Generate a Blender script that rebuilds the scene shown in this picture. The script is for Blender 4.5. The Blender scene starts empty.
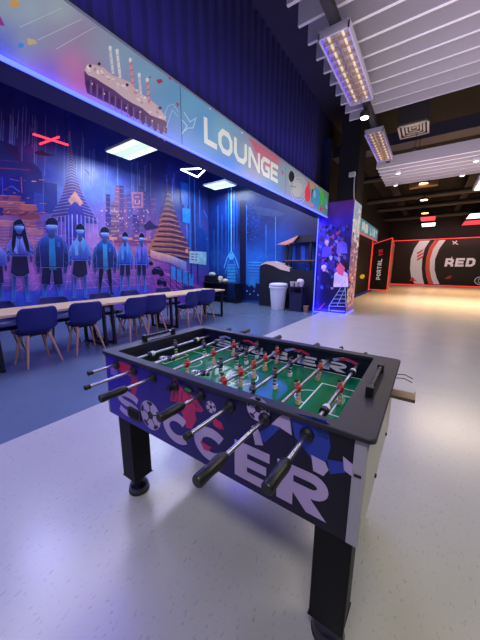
import bpy, math, random
from mathutils import Vector, Matrix
from mathutils.geometry import tessellate_polygon
random.seed(7)
SC = bpy.context.scene
COL = SC.collection
PI = math.pi

# ------------------------------------------------------------------ camera (solved from the photograph)
F_PX = 267.53
YAW, PITCH, ROLL = .605, .197, .003
CAM = Vector((1.463, -.739, 1.353))
FWD = Vector((-math.sin(YAW)*math.cos(PITCH), math.cos(YAW)*math.cos(PITCH), -math.sin(PITCH)))
R0 = Vector((math.cos(YAW), math.sin(YAW), 0)); U0 = R0.cross(FWD)
RIGHT = R0*math.cos(ROLL)+U0*math.sin(ROLL); UP = -R0*math.sin(ROLL)+U0*math.cos(ROLL)
cd = bpy.data.cameras.new('camera'); cam = bpy.data.objects.new('camera', cd); COL.objects.link(cam)
M = Matrix((RIGHT, UP, -FWD)).transposed().to_4x4(); M.translation = CAM
cam.matrix_world = M
cd.sensor_fit = 'HORIZONTAL'; cd.sensor_width = 36; cd.lens = F_PX*36/480; cd.clip_start = .02; cd.clip_end = 100
SC.camera = cam

def ray(p): return (p[0]-240)/F_PX*RIGHT+(320-p[1])/F_PX*UP+FWD
def at_x(p, x): d = ray(p); return CAM+d*((x-CAM.x)/d.x)
def at_y(p, y): d = ray(p); return CAM+d*((y-CAM.y)/d.y)
def at_z(p, z): d = ray(p); return CAM+d*((z-CAM.z)/d.z)
def proj(v):
    d = Vector(v)-CAM; w = d.dot(FWD)
    return (240+F_PX*d.dot(RIGHT)/w, 320-F_PX*d.dot(UP)/w)

# ------------------------------------------------------------------ materials
def lin(c):
    return tuple((x/255/12.92 if x/255 <= .04045 else ((x/255+.055)/1.055)**2.4) for x in c[:3])
def rgba(c): return (*lin(c), 1)
MATS = {}
def mat(name, c=(128, 128, 128), rough=.5, metal=0, emit=0, ecol=None, noise=0, nscale=20, coat=0, vc=False, vemit=0, bump=0, spec=.5):
    if name in MATS: return MATS[name]
    m = bpy.data.materials.new(name); m.use_nodes = True; nt = m.node_tree; b = nt.nodes['Principled BSDF']
    b.inputs['Base Color'].default_value = rgba(c); b.inputs['Roughness'].default_value = rough; b.inputs['Metallic'].default_value = metal
    b.inputs['Coat Weight'].default_value = coat; b.inputs['Specular IOR Level'].default_value = spec
    if emit:
        b.inputs['Emission Color'].default_value = rgba(ecol or c); b.inputs['Emission Strength'].default_value = emit
    src = None
    if vc:
        a = nt.nodes.new('ShaderNodeVertexColor'); a.layer_name = 'Col'; src = a.outputs['Color']
    if noise:
        tc = nt.nodes.new('ShaderNodeTexCoord'); n = nt.nodes.new('ShaderNodeTexNoise'); n.inputs['Scale'].default_value = nscale; n.inputs['Detail'].default_value = 4
        nt.links.new(tc.outputs['Object'], n.inputs['Vector'])
        mr = nt.nodes.new('ShaderNodeMapRange'); mr.inputs[1].default_value = .25; mr.inputs[2].default_value = .75; mr.inputs[3].default_value = 1-noise; mr.inputs[4].default_value = 1+noise
        nt.links.new(n.outputs['Fac'], mr.inputs[0])
        mx = nt.nodes.new('ShaderNodeMix'); mx.data_type = 'RGBA'; mx.blend_type = 'MULTIPLY'; mx.inputs[0].default_value = 1
        if src: nt.links.new(src, mx.inputs[6])
        else: mx.inputs[6].default_value = rgba(c)
        nt.links.new(mr.outputs[0], mx.inputs[7]); src = mx.outputs[2]
        if bump:
            bp = nt.nodes.new('ShaderNodeBump'); bp.inputs['Strength'].default_value = bump; bp.inputs['Distance'].default_value = .01
            nt.links.new(n.outputs['Fac'], bp.inputs['Height']); nt.links.new(bp.outputs[0], b.inputs['Normal'])
    if src:
        nt.links.new(src, b.inputs['Base Color'])
        if vemit:
            nt.links.new(src, b.inputs['Emission Color']); b.inputs['Emission Strength'].default_value = vemit
    MATS[name] = m; return m

def floor_mat(name, c1, c2, speck, rough, sc=1.0):
    m = bpy.data.materials.new(name); m.use_nodes = True; nt = m.node_tree; b = nt.nodes['Principled BSDF']; L = nt.links
    tc = nt.nodes.new('ShaderNodeTexCoord')
    n1 = nt.nodes.new('ShaderNodeTexNoise'); n1.inputs['Scale'].default_value = 2.2*sc; n1.inputs['Detail'].default_value = 5; L.new(tc.outputs['Object'], n1.inputs['Vector'])
    r1 = nt.nodes.new('ShaderNodeValToRGB'); r1.color_ramp.elements[0].position = .05; r1.color_ramp.elements[1].position = .95
    r1.color_ramp.elements[0].color = rgba(c1); r1.color_ramp.elements[1].color = rgba(c2); L.new(n1.outputs['Fac'], r1.inputs[0])
    mp = nt.nodes.new('ShaderNodeMapping'); mp.inputs['Rotation'].default_value = (0, 0, .7); mp.inputs['Scale'].default_value = (1, .45, 1); L.new(tc.outputs['Object'], mp.inputs[0])
    n2 = nt.nodes.new('ShaderNodeTexNoise'); n2.inputs['Scale'].default_value = 70*sc; n2.inputs['Detail'].default_value = 2; L.new(mp.outputs[0], n2.inputs['Vector'])
    r2 = nt.nodes.new('ShaderNodeValToRGB'); r2.color_ramp.elements[0].position = .62; r2.color_ramp.elements[1].position = .70
    r2.color_ramp.elements[0].color = (0, 0, 0, 1); r2.color_ramp.elements[1].color = (.32, .32, .32, 1); L.new(n2.outputs['Fac'], r2.inputs[0])
    mx = nt.nodes.new('ShaderNodeMix'); mx.data_type = 'RGBA'; L.new(r2.outputs[0], mx.inputs[0]); L.new(r1.outputs[0], mx.inputs[6]); mx.inputs[7].default_value = rgba(speck)
    L.new(mx.outputs[2], b.inputs['Base Color'])
    mr = nt.nodes.new('ShaderNodeMapRange'); mr.inputs[3].default_value = rough*.95; mr.inputs[4].default_value = rough*1.05; L.new(n1.outputs['Fac'], mr.inputs[0]); L.new(mr.outputs[0], b.inputs['Roughness'])
    return m

# ------------------------------------------------------------------ mesh builder
class MB:
    def __init__(s): s.v = []; s.f = []; s.c = []; s.m = []
    def face(s, idx, c, m=0): s.f.append(tuple(idx)); s.c.append(c); s.m.append(m)
    def poly(s, pts, c=(255,)*3, m=0):
        b = len(s.v); s.v += [Vector(p) for p in pts]; s.face(range(b, b+len(pts)), c, m); return s
    def box(s, x0, x1, y0, y1, z0, z1, c=(200,)*3, m=0):
        b = len(s.v); s.v += [Vector((x, y, z)) for z in (z0, z1) for y in (y0, y1) for x in (x0, x1)]
        for q in ((0, 2, 3, 1), (4, 5, 7, 6), (0, 1, 5, 4), (2, 6, 7, 3), (0, 4, 6, 2), (1, 3, 7, 5)): s.face([b+i for i in q], c, m)
        return s
    def tube(s, pts, r, n=10, c=(200,)*3, m=0, caps=True):
        pts = [Vector(p) for p in pts]; rs = r if isinstance(r, (list, tuple)) else [r]*len(pts); rings = []
        for i, p in enumerate(pts):
            t = (pts[min(i+1, len(pts)-1)]-pts[max(i-1, 0)]).normalized()
            a = t.orthogonal().normalized() if i == 0 else (pa-t*pa.dot(t)).normalized()
            pa = a; b = t.cross(a); base = len(s.v)
            s.v += [p+(a*math.cos(2*PI*k/n)+b*math.sin(2*PI*k/n))*rs[i] for k in range(n)]; rings.append(base)
        for i in range(len(rings)-1):
            for k in range(n): s.face((rings[i]+k, rings[i]+(k+1) % n, rings[i+1]+(k+1) % n, rings[i+1]+k), c, m)
        if caps:
            s.face([rings[0]+k for k in reversed(range(n))], c, m); s.face([rings[-1]+k for k in range(n)], c, m)
        return s
    def bar(s, p, q, w, h, c=(200,)*3, m=0):
        p, q = Vector(p), Vector(q); t = (q-p).normalized(); up = Vector((0, 0, 1)) if abs(t.z) < .95 else Vector((0, 1, 0))
        a = t.cross(up).normalized(); b = a.cross(t); base = len(s.v)
        s.v += [e+a*x*w/2+b*y*h/2 for e in (p, q) for x, y in ((-1, -1), (1, -1), (1, 1), (-1, 1))]
        for k in range(4): s.face((base+k, base+(k+1) % 4, base+4+(k+1) % 4, base+4+k), c, m)
        s.face((base+3, base+2, base+1, base), c, m); s.face((base+4, base+5, base+6, base+7), c, m); return s
    def lathe(s, prof, cx=0, cy=0, n=20, c=(200,)*3, m=0):
        rings = []
        for r, z in prof:
            rings.append(len(s.v)); s.v += [Vector((cx+r*math.cos(2*PI*k/n), cy+r*math.sin(2*PI*k/n), z)) for k in range(n)]
        for i in range(len(rings)-1):
            for k in range(n): s.face((rings[i]+k, rings[i]+(k+1) % n, rings[i+1]+(k+1) % n, rings[i+1]+k), c, m)
        s.face([rings[0]+k for k in reversed(range(n))], c, m); s.face([rings[-1]+k for k in range(n)], c, m); return s
    def ball(s, p, r, c=(200,)*3, m=0, n=10, sq=(1, 1, 1)):
        p = Vector(p); rings = []
        for i in range(1, n//2+1):
            th = PI*i/(n//2+1); rings.append(len(s.v))
            s.v += [p+Vector((r*sq[0]*math.sin(th)*math.cos(2*PI*k/n), r*sq[1]*math.sin(th)*math.sin(2*PI*k/n), r*sq[2]*math.cos(th))) for k in range(n)]
        t = len(s.v); s.v += [p+Vector((0, 0, r*sq[2])), p-Vector((0, 0, r*sq[2]))]
        for i in range(len(rings)-1):
            for k in range(n): s.face((rings[i]+k, rings[i+1]+k, rings[i+1]+(k+1) % n, rings[i]+(k+1) % n), c, m)
        for k in range(n):
            s.face((t, rings[0]+k, rings[0]+(k+1) % n), c, m); s.face((t+1, rings[-1]+(k+1) % n, rings[-1]+k), c, m)
        return s
    def prism(s, pts, axis, a, b, c=(200,)*3, m=0):
        """polygon pts (2D) extruded along axis 'x','y' or 'z' from a to b"""
        def P(p, h): return Vector({'x': (h, p[0], p[1]), 'y': (p[0], h, p[1]), 'z': (p[0], p[1], h)}[axis])
        n = len(pts); base = len(s.v); s.v += [P(p, a) for p in pts]+[P(p, b) for p in pts]
        for k in range(n): s.face((base+k, base+(k+1) % n, base+n+(k+1) % n, base+n+k), c, m)
        for tri in tessellate_polygon([[Vector((p[0], p[1], 0)) for p in pts]]):
            s.face([base+i for i in tri], c, m); s.face([base+n+i for i in reversed(tri)], c, m)
        return s

WLOC = {}
def place(o, parent=None, loc=None):
    COL.objects.link(o)
    if parent is not None: o.parent = parent
    return o
def build(name, mb, mats, parent=None, smooth=False, bevel=0, loc=(0, 0, 0), solid=0, sub=0):
    me = bpy.data.meshes.new(name)
    pl = WLOC.get(parent.name, Vector((0, 0, 0))) if parent is not None else Vector((0, 0, 0))
    loc = Vector(loc) if parent is None else Vector((0, 0, 0))
    off = pl if parent is not None else loc
    me.from_pydata([v-off for v in mb.v], [], mb.f)
    ca = me.color_attributes.new('Col', 'FLOAT_COLOR', 'CORNER')
    k = 0
    data = []
    for fi, f in enumerate(mb.f):
        c = mb.c[fi]
        if isinstance(c, list):
            for cc in c: data += rgba(cc)
        else:
            data += list(rgba(c))*len(f)
    ca.data.foreach_set('color', data)
    mats = mats if isinstance(mats, (list, tuple)) else [mats]
    for m in mats: me.materials.append(m)
    me.polygons.foreach_set('material_index', mb.m)
    if smooth:
        me.polygons.foreach_set('use_smooth', [True]*len(me.polygons)); me.set_sharp_from_angle(angle=math.radians(42))
    me.update(); me.validate()
    o = bpy.data.objects.new(name, me); o.location = loc; COL.objects.link(o)
    if parent is not None: o.parent = parent; WLOC[o.name] = pl
    else: WLOC[o.name] = loc
    if solid:
        md = o.modifiers.new('s', 'SOLIDIFY'); md.thickness = solid; md.offset = 0
    if sub:
        md = o.modifiers.new('u', 'SUBSURF'); md.levels = sub; md.render_levels = sub
    if bevel:
        md = o.modifiers.new('b', 'BEVEL'); md.width = bevel; md.segments = 2; md.limit_method = 'ANGLE'; md.angle_limit = .6
    return o
def tag(o, label, cat=None, group=None, kind=None):
    if label: o['label'] = label
    if cat: o['category'] = cat
    if group: o['group'] = group
    if kind: o['kind'] = kind
    return o
def thing(name, label, cat, loc=(0, 0, 0), group=None):
    o = bpy.data.objects.new(name, None); o.empty_display_size = .1; o.location = loc; COL.objects.link(o); WLOC[o.name] = Vector(loc)
    return tag(o, label, cat, group)
def struct(name, mb, m, parent=None, label=None, **k):
    o = build(name, mb, m, parent, **k)
    if parent is None: o['kind'] = 'structure'
    if label: o['label'] = label
    return o
def copy_tree(o, parent=None):
    c = o.copy(); COL.objects.link(c)
    if parent is not None: c.parent = parent
    for ch in o.children: copy_tree(ch, c)
    return c

# ------------------------------------------------------------------ flat painting (printed graphics)
class Paint:
    """collects flat coloured shapes on a plane; P maps a 2D point to 3D, N is the normal; later shapes lie a hair in front."""
    def __init__(s, P, N, eps=.00003): s.P = P; s.N = Vector(N); s.mb = MB(); s.k = 0; s.eps = eps
    def _o(s): return s.N*(s.k*s.eps)
    def grid(s, fn, u0, u1, v0, v1, nu, nv, colf):
        """fn(u,v)->3D in plane coordinates, colf(3D)->rgb"""
        b = len(s.mb.v); cols = []
        for j in range(nv+1):
            for i in range(nu+1):
                p = fn(u0+(u1-u0)*i/nu, v0+(v1-v0)*j/nv); s.mb.v.append(p); cols.append(colf(p))
        for j in range(nv):
            for i in range(nu):
                q = [j*(nu+1)+i, j*(nu+1)+i+1, (j+1)*(nu+1)+i+1, (j+1)*(nu+1)+i]
                s.mb.face([b+x for x in q], [cols[x] for x in q])
        s.k += 3
    def poly(s, pts, c):
        o = s._o(); b = len(s.mb.v); s.mb.v += [Vector(s.P(p))+o for p in pts]
        n = len(pts)
        if n <= 3: s.mb.face(range(b, b+n), c)
        else:
            for t in tessellate_polygon([[Vector((p[0], p[1], 0)) for p in pts]]):
                s.mb.face([b+i for i in t], [c[i] for i in t] if isinstance(c, list) else c)
        s.k += 1
    def line(s, p, q, w, c, w2=None):
        w2 = w if w2 is None else w2
        d = Vector((q[0]-p[0], q[1]-p[1])); L = d.length or 1e-9; nx, ny = -d.y/L/2, d.x/L/2
        s.poly([(p[0]+nx*w, p[1]+ny*w), (q[0]+nx*w2, q[1]+ny*w2), (q[0]-nx*w2, q[1]-ny*w2), (p[0]-nx*w, p[1]-ny*w)], c)
    def path(s, pts, w, c, closed=False):
        """thick mitred polyline"""
        n = len(pts); L = []; R_ = []
        V = [Vector(p) for p in pts]
        for i in range(n):
            a = V[i-1] if (i > 0 or closed) else None; b = V[(i+1) % n] if (i < n-1 or closed) else None
            d1 = (V[i]-a).normalized() if a is not None else (b-V[i]).normalized(); d2 = (b-V[i]).normalized() if b is not None else d1
            n1 = Vector((-d1.y, d1.x)); n2 = Vector((-d2.y, d2.x)); mt = (n1+n2)
            mt = mt.normalized() if mt.length > 1e-6 else n1
            k = w/2/max(.35, mt.dot(n1)); L.append(V[i]+mt*k); R_.append(V[i]-mt*k)
        o = s._o()
        for i in range(n if closed else n-1):
            j = (i+1) % n; b = len(s.mb.v); s.mb.v += [Vector(s.P(q))+o for q in (L[i], L[j], R_[j], R_[i])]; s.mb.face(range(b, b+4), c)
        s.k += 1
    def ell(s, cx, cy, rx, ry, c, n=18, rot=0, a0=0, a1=2*PI):
        pts = []
        full = abs(a1-a0) >= 2*PI-.01
        for i in range(n if full else n+1):
            a = a0+(a1-a0)*i/n; x, y = rx*math.cos(a), ry*math.sin(a)
            pts.append((cx+x*math.cos(rot)-y*math.sin(rot), cy+x*math.sin(rot)+y*math.cos(rot)))
        s.poly(pts, c)
    def ring(s, cx, cy, rx, ry, w, c, n=24, a0=0, a1=2*PI):
        pts = [(cx+rx*math.cos(a0+(a1-a0)*i/n), cy+ry*math.sin(a0+(a1-a0)*i/n)) for i in range(n+(0 if a1-a0 > 6.28 else 1))]
        s.path(pts, w, c, closed=a1-a0 > 6.28)
def field(ctrl, power=2.6):
    def f(p):
        w = 0; r = [0, 0, 0]
        for x, y, c in ctrl:
            k = 1/(((p[0]-x)**2+(p[1]-y)**2)+20)**(power/2); w += k
            for i in range(3): r[i] += k*c[i]
        return tuple(x/w for x in r)
    return f
def mixc(a, b, t): return tuple(a[i]*(1-t)+b[i]*t for i in range(3))

# letter strokes in a unit cell (x 0..1, y 0..1 up)
def arc(cx, cy, rx, ry, a0, a1, n=10): return [(cx+rx*math.cos(math.radians(a0+(a1-a0)*i/n)), cy+ry*math.sin(math.radians(a0+(a1-a0)*i/n))) for i in range(n+1)]
def strokes(ch, w, h, t, rnd=True):
    """polylines (with closed flag) for a heavy letter of width w, height h, stroke t"""
    a, b, c, d = t/2, w-t/2, t/2, h-t/2; m = h/2; k = min(w, h)*.22
    if ch == 'L': return [([(a, h), (a, c), (w, c)], 0)]
    if ch == 'O': return [([(a, c+k), (a, d-k), (a+k, d), (b-k, d), (b, d-k), (b, c+k), (b-k, c), (a+k, c)], 1)]
    if ch == 'U': return [([(a, h), (a, c+k), (a+k, c), (b-k, c), (b, c+k), (b, h)], 0)]
    if ch == 'N': return [([(a, 0), (a, h)], 0), ([(b, 0), (b, h)], 0), ([(a, h-t*.3), (b, t*.3)], 0)]
    if ch == 'G': return [([(w, d), (a+k, d), (a, d-k), (a, c+k), (a+k, c), (b, c), (b, m), (w*.5, m)], 0)]
    if ch == 'E': return [([(a, 0), (a, h)], 0), ([(0, d), (w, d)], 0), ([(0, m), (w*.92, m)], 0), ([(0, c), (w, c)], 0)]
    if ch == 'C': return [(arc(w/2, h/2, w/2-a, h/2-a, 38, 322, 18), 0)]
    if ch == 'S': return [(arc(w/2, h*.73, w/2-a, h*.27-a*.6, 15, 270, 12)+arc(w/2, h*.29, w/2-a, h*.29-a*.8, 90, -165, 12)[1:], 0)]
    if ch == 'R': return [([(a, 0), (a, h)], 0), ([(0, d), (w*.6, d)]+arc(w*.6, (d+h*.42)/2, w*.4-a, (d-h*.42)/2, 90, -90, 8)+[(0, h*.42)], 0), ([(w*.5, h*.42), (b, h*.25), (b+t*.1, 0)], 0)]
    if ch == 'D': return [([(a, c), (a, d), (b-k, d), (b, d-k), (b, c+k), (b-k, c)], 1)]
    if ch == 'T': return [([(0, d), (w, d)], 0), ([(w/2, 0), (w/2, h)], 0)]
    if ch == 'P': return [([(a, 0), (a, h)], 0), ([(0, d), (b-k, d), (b, d-k), (b, m), (b-k, m-k*.6), (0, m-k*.6)], 0)]
    if ch == 'A': return [([(a, 0), (a, d-k), (a+k, d), (b-k, d), (b, d-k), (b, 0)], 0), ([(a, m*.8), (b, m*.8)], 0)]
    if ch == 'V': return [([(a, h), (w/2, t*.3), (b, h)], 0)]
    if ch == 'B': return [([(a, c), (a, d), (b-k*.6, d), (b, d-k*.6), (b-k*.5, m), (b, c+k*.6), (b-k*.6, c)], 1), ([(a, m), (b-k*.4, m)], 0)]
    if ch == 'I': return [([(w/2, 0), (w/2, h)], 0)]
    return []
def word(pt, cells, z0, z1, t, c, slant=0, flip=False):
    for ch, x0, x1 in cells:
        for pts, cl in strokes(ch, x1-x0, z1-z0, t):
            pt.path([(x0+x+slant*y, z0+y) for x, y in pts], t, c, closed=bool(cl))

# ================================================================== THE SETTING
XS = -1.05                                   # plane of the lounge sign
m_floor = floor_mat('floor_vinyl', (172, 171, 165), (183, 182, 176), (112, 106, 102), .25)
m_lfloor = floor_mat('lounge_vinyl', (86, 102, 124), (102, 118, 138), (64, 76, 98), .22, .6)
m_black = mat('matt_black', (16, 15, 19), .7, noise=.2, nscale=6)
m_navywall = mat('navy_wall', (46, 44, 78), .6, noise=.15, nscale=3)
m_ceil = mat('dark_ceiling', (27, 24, 31), .85, noise=.25, nscale=2)
m_vc = mat('printed_vinyl', vc=True, rough=.38, vemit=.06, noise=.22, nscale=5)  # faint glow added so the print keeps its colour
m_vcsign = mat('printed_sign', vc=True, rough=.35, vemit=.36)
m_vcd = mat('painted_satin', vc=True, rough=.45)
m_vcg = mat('painted_gloss', vc=True, rough=.22)
m_blueled = mat('blue_led', (60, 80, 255), .4, emit=2.7, ecol=(80, 98, 255))
m_redled = mat('red_led', (255, 60, 50), .4, emit=.85, ecol=(240, 66, 62))
m_white = mat('white_paint', (215, 212, 222), .55)

struct('floor', MB().poly([(-1.10, -4, 0), (9, -4, 0), (9, 25, 0), (-1.10, 25, 0)]), m_floor, label='pale speckled vinyl floor of the arcade hall')
struct('floor_lounge', MB().poly([(-6.1, -4, 0), (-1.10, -4, 0), (-1.10, 8, 0), (-6.1, 8, 0)]), m_lfloor, label='blue grey floor of the lounge')
struct('wall_left', MB().box(-6.2, -6.0, -4, 8, 0, 5.0), m_navywall, label='long side wall of the lounge')
struct('wall_back', MB().box(-6.2, -1.25, 7.8, 8.0, 0, 5.0), m_navywall, label='end wall of the lounge')
struct('ceiling_lounge', MB().box(-6.2, -1.6, -4, 8, 5.0, 5.05), m_ceil)
struct('ceiling', MB().box(-1.6, 9, -4, 25, 5.6, 5.7), m_ceil, label='dark open ceiling of the arcade hall')
w = MB(); w.box(-1.62, -1.45, -4, 8.2, 3.3, 5.6)
y = -3.9
while y < 7.2:
    w.prism([(-1.45, y), (-1.40, y+.03), (-1.40, y+.10), (-1.45, y+.13)], 'z', 3.34, 5.6); y += .21
struct('wall_above_sign', w, m_navywall, label='dark ribbed navy wall above the lounge sign')
struct('wall_facade', MB().box(-1.6, -1.4, 8.2, 23.9, 0, 5.6), m_black, label='black facade wall beyond the column')
struct('wall_far', MB().box(-1.6, 9, 24.2, 24.4, 0, 5.6), m_black, label='black far wall of the hall')
struct('wall_right', MB().box(8.9, 9, -4, 25, 0, 5.6), mat('grey_wall', (90, 88, 95), .8))

# column with printed graphics and LED edges
col = build('column', MB().box(-1.31, -.365, 7.255, 8.2, 0, 3.12), m_black, loc=(-.84, 7.7, 0)); tag(col, 'square column wrapped in printed graphics with blue LED edging', kind='structure')
build('shaft', MB().box(-.88, -.37, 7.4, 8.2, 3.12, 5.6), mat('dark_shaft', (28, 24, 34), .7), col)
random.seed(3)
P = Paint(lambda p: at_y(p, 7.252), (0, -1, 0))
cf = field([(322, 222, (60, 34, 180)), (335, 208, (104, 50, 170)), (350, 204, (110, 46, 166)), (350, 225, (50, 26, 150)), (330, 240, (40, 26, 120)), (345, 245, (34, 18, 80)),
            (320, 270, (20, 14, 80)), (335, 275, (18, 12, 50)), (348, 280, (26, 12, 50)), (318, 305, (16, 12, 90)), (340, 305, (14, 10, 50))])
P.grid(lambda u, v: Vector((u, 7.252, v)), -1.31, -.365, 0, 3.12, 16, 40, lambda p: cf(proj(p)))
pal = [(150, 120, 190), (180, 60, 120), (80, 90, 190), (20, 12, 50), (60, 40, 150), (24, 16, 70), (120, 70, 150), (50, 80, 180), (16, 10, 40), (14, 10, 36), (22, 14, 60), (40, 26, 110)]
for i in range(150):
    x = random.uniform(319, 349); yy = random.uniform(226, 292); r = random.uniform(.7, 2.6)
    pts = [(x+r*random.uniform(.4, 1.2)*math.cos(a), yy+1.5*r*random.uniform(.4, 1.2)*math.sin(a)) for a in [k*2*PI/7 for k in range(7)]]
    P.poly([(min(max(q[0], 316.5+max(0, (300-q[1])*.03)), 350), q[1]) for q in pts], random.choice(pal))
for cx, cy, s_, hc, bc in ((327, 243, 1, (200, 170, 220), (90, 70, 190)), (342, 238, 1.1, (40, 24, 90), (110, 90, 220)), (324, 268, 1.2, (220, 200, 230), (25, 15, 70)), (341, 266, 1.5, (30, 20, 60), (225, 205, 235)), (331, 258, .8, (150, 170, 240), (60, 40, 150))):
    P.poly([(cx-5*s_, cy+14*s_), (cx-4.4*s_, cy+5*s_), (cx-1.4*s_, cy+3*s_), (cx+1.4*s_, cy+3*s_), (cx+4.4*s_, cy+5*s_), (cx+5*s_, cy+14*s_)], bc)
    P.ell(cx, cy+.6*s_, 1.5*s_, 2.4*s_, mixc(hc, (200, 140, 160), .5)); P.poly([(cx-2.4*s_, cy+1*s_), (cx-2*s_, cy-2*s_), (cx+.4*s_, cy-3*s_), (cx+2.4*s_, cy-1*s_), (cx+1.4*s_, cy-.4*s_), (cx-1*s_, cy-.4*s_)], hc)
P.poly([(336, 268), (340, 262), (345, 268), (343, 276), (338, 274)], (235, 90, 130))
for a, b in (((329, 306), (345, 281)), ((329, 306), (345, 306.5)), ((345, 281), (346, 306.5)), ((331, 303), (346, 303)), ((333, 299), (346, 299)), ((335.5, 295), (346, 295)), ((338, 291), (346, 291)), ((337, 306), (346, 286)), ((331, 310.5), (345, 311.5)), ((329, 306), (329, 311))):
    P.line(a, b, .55, (150, 170, 235))
P.line((319, 309), (325, 303), .8, (200, 60, 80)); 
build('printed_panel', P.mb, m_vc, col)
P = Paint(lambda p: at_x(p, -.362), (1, 0, 0))
cf = field([(350, 200, (140, 150, 200)), (357, 205, (170, 190, 225)), (358, 225, (190, 205, 220)), (352, 235, (190, 170, 190)), (358, 245, (120, 100, 130)), (352, 260, (130, 100, 140)), (355, 275, (190, 110, 120)),
            (350, 285, (200, 140, 140)), (350, 300, (190, 130, 130)), (348, 310, (120, 80, 160))])
P.grid(lambda u, v: Vector((-.362, u, v)), 7.255, 8.2, 0, 3.12, 12, 40, lambda p: cf(proj(p)))
for i in range(110):
    u = random.uniform(7.3, 8.1); v = random.uniform(.2, 2.3); q = proj((-.362, u, v)); r = random.uniform(.25, .7)
    P.poly([(q[0]-r, q[1]-r*2), (q[0]+r, q[1]-r*2-.4), (q[0]+r*.8, q[1]+r*2-.4), (q[0]-r, q[1]+r*1.8)], random.choice([(230, 200, 210), (50, 30, 60), (160, 60, 80), (30, 24, 60), (220, 180, 170), (120, 90, 160)]))
for i in range(26):
    u = random.uniform(7.3, 8.1); v = random.uniform(2.0, 3.0); q = proj((-.362, u, v))
    P.ell(q[0], q[1], random.uniform(.5, 1.3), random.uniform(1.5, 4), random.choice([(215, 225, 240), (150, 175, 215), (225, 215, 190), (190, 200, 230)]))
build('printed_panel', P.mb, mat('printed_vinyl_glow', vc=True, rough=.38, vemit=.3, noise=.2, nscale=5), col)  # print glows to make up for light missing on this face
led = MB(); led.box(-1.325, -1.305, 7.235, 7.25, 0.01, 2.72); led.box(-1.31, -.345, 7.235, 7.25, 0.005, .025); led.box(-.36, -.34, 7.23, 8.2, 0.005, .03)
build('led_strip', led, m_blueled, col)
cc = thing('wall_junction_box', 'small white junction box with conduit high on the column', 'junction box', (-.5, 7.36, 3.12))
build('housing', MB().box(-.58, -.42, 7.30, 7.40, 3.72, 3.83), m_white, cc, bevel=.01)
build('conduit', MB().tube([(-.44, 7.36, 3.72), (-.43, 7.36, 3.4), (-.40, 7.36, 3.12)], .013), m_white, cc)

# ================================================================== LOUNGE MURALS
XW = -5.985
ctrl = [(0, 95, (26, 24, 110)), (40, 110, (26, 26, 125)), (75, 118, (30, 34, 140)), (100, 150, (36, 48, 165)), (130, 170, (44, 62, 170)), (0, 140, (34, 24, 105)), (18, 160, (52, 30, 115)), (50, 175, (50, 66, 185)), (56, 192, (96, 124, 215)),
        (90, 190, (92, 122, 214)), (110, 188, (84, 112, 205)), (0, 180, (34, 26, 125)), (20, 208, (120, 66, 120)), (5, 225, (150, 96, 150)), (25, 245, (205, 125, 160)), (60, 225, (110, 80, 195)), (95, 240, (200, 135, 215)), (110, 225, (130, 100, 195)),
        (0, 265, (195, 120, 195)), (30, 270, (200, 110, 205)), (75, 262, (190, 125, 222)), (110, 255, (225, 130, 190)), (0, 297, (62, 54, 165)), (60, 297, (66, 76, 205)), (110, 292, (100, 66, 185)), (150, 250, (190, 115, 155)), (135, 240, (200, 120, 170)),
        (165, 280, (140, 64, 165)), (185, 292, (96, 54, 160)), (192, 200, (26, 44, 120)), (200, 250, (30, 76, 155)), (180, 160, (24, 26, 100)), (150, 195, (66, 62, 145)), (205, 180, (20, 30, 95)), (150, 150, (30, 36, 125))]
cf = field(ctrl)
P = Paint(lambda p: at_x(p, XW), (1, 0, 0), .00004)
P.grid(lambda u, v: Vector((XW, u, v)), -1.5, 7.8, 0, 4.99, 90, 50, lambda p: cf(proj(p)))
def shade(p, k): return tuple(min(255, x*k) for x in cf(p))
# rain of light
random.seed(11)
for i in range(60):
    x = random.uniform(-4, 190); y0 = random.uniform(96+x*.42, 120+x*.4); L_ = random.uniform(15, 60)
    P.line((x, y0), (x+random.uniform(-.6, .8)-1.5+x*.01, y0+L_), .4, mixc(cf((x, y0)), (160, 180, 245), .6), .6)
# dark tower blocks on the left
P.poly([(-6, 136), (0, 140), (18, 147), (20, 161), (34, 163), (42, 172), (43, 200), (20, 215), (-6, 215)], [(20, 18, 80), (20, 18, 80), (28, 24, 95), (60, 26, 100), (70, 28, 110), (34, 30, 120), (40, 50, 150), (60, 40, 130), (40, 30, 120)])
P.poly([(-2, 172), (22, 176), (24, 200), (-2, 204)], (28, 22, 130))
for a, b, c in (((2, 177), (3, 197), (70, 70, 210)), ((10, 179), (19, 181), (110, 90, 200)), ((21, 177), (22, 193), (190, 90, 130)), ((3, 190), (12, 186), (80, 90, 220)), ((12, 186), (20, 192), (90, 100, 220)), ((-2, 168), (30, 170), (150, 40, 110)), ((0, 160), (19, 162), (90, 36, 130))): P.line(a, b, .8, c)
P.poly([(44, 182), (57, 184), (57, 215), (44, 212)], (46, 56, 150))
P.poly([(34, 192), (43, 194), (43, 214), (34, 212)], (52, 70, 175))
# hovering craft
P.poly([(34, 152), (42, 150), (46, 153), (55, 155.5), (46, 156), (36, 154.5)], (22, 18, 70))
P.poly([(84, 168), (88, 171), (90, 176), (86, 172)], (24, 22, 80))
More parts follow.
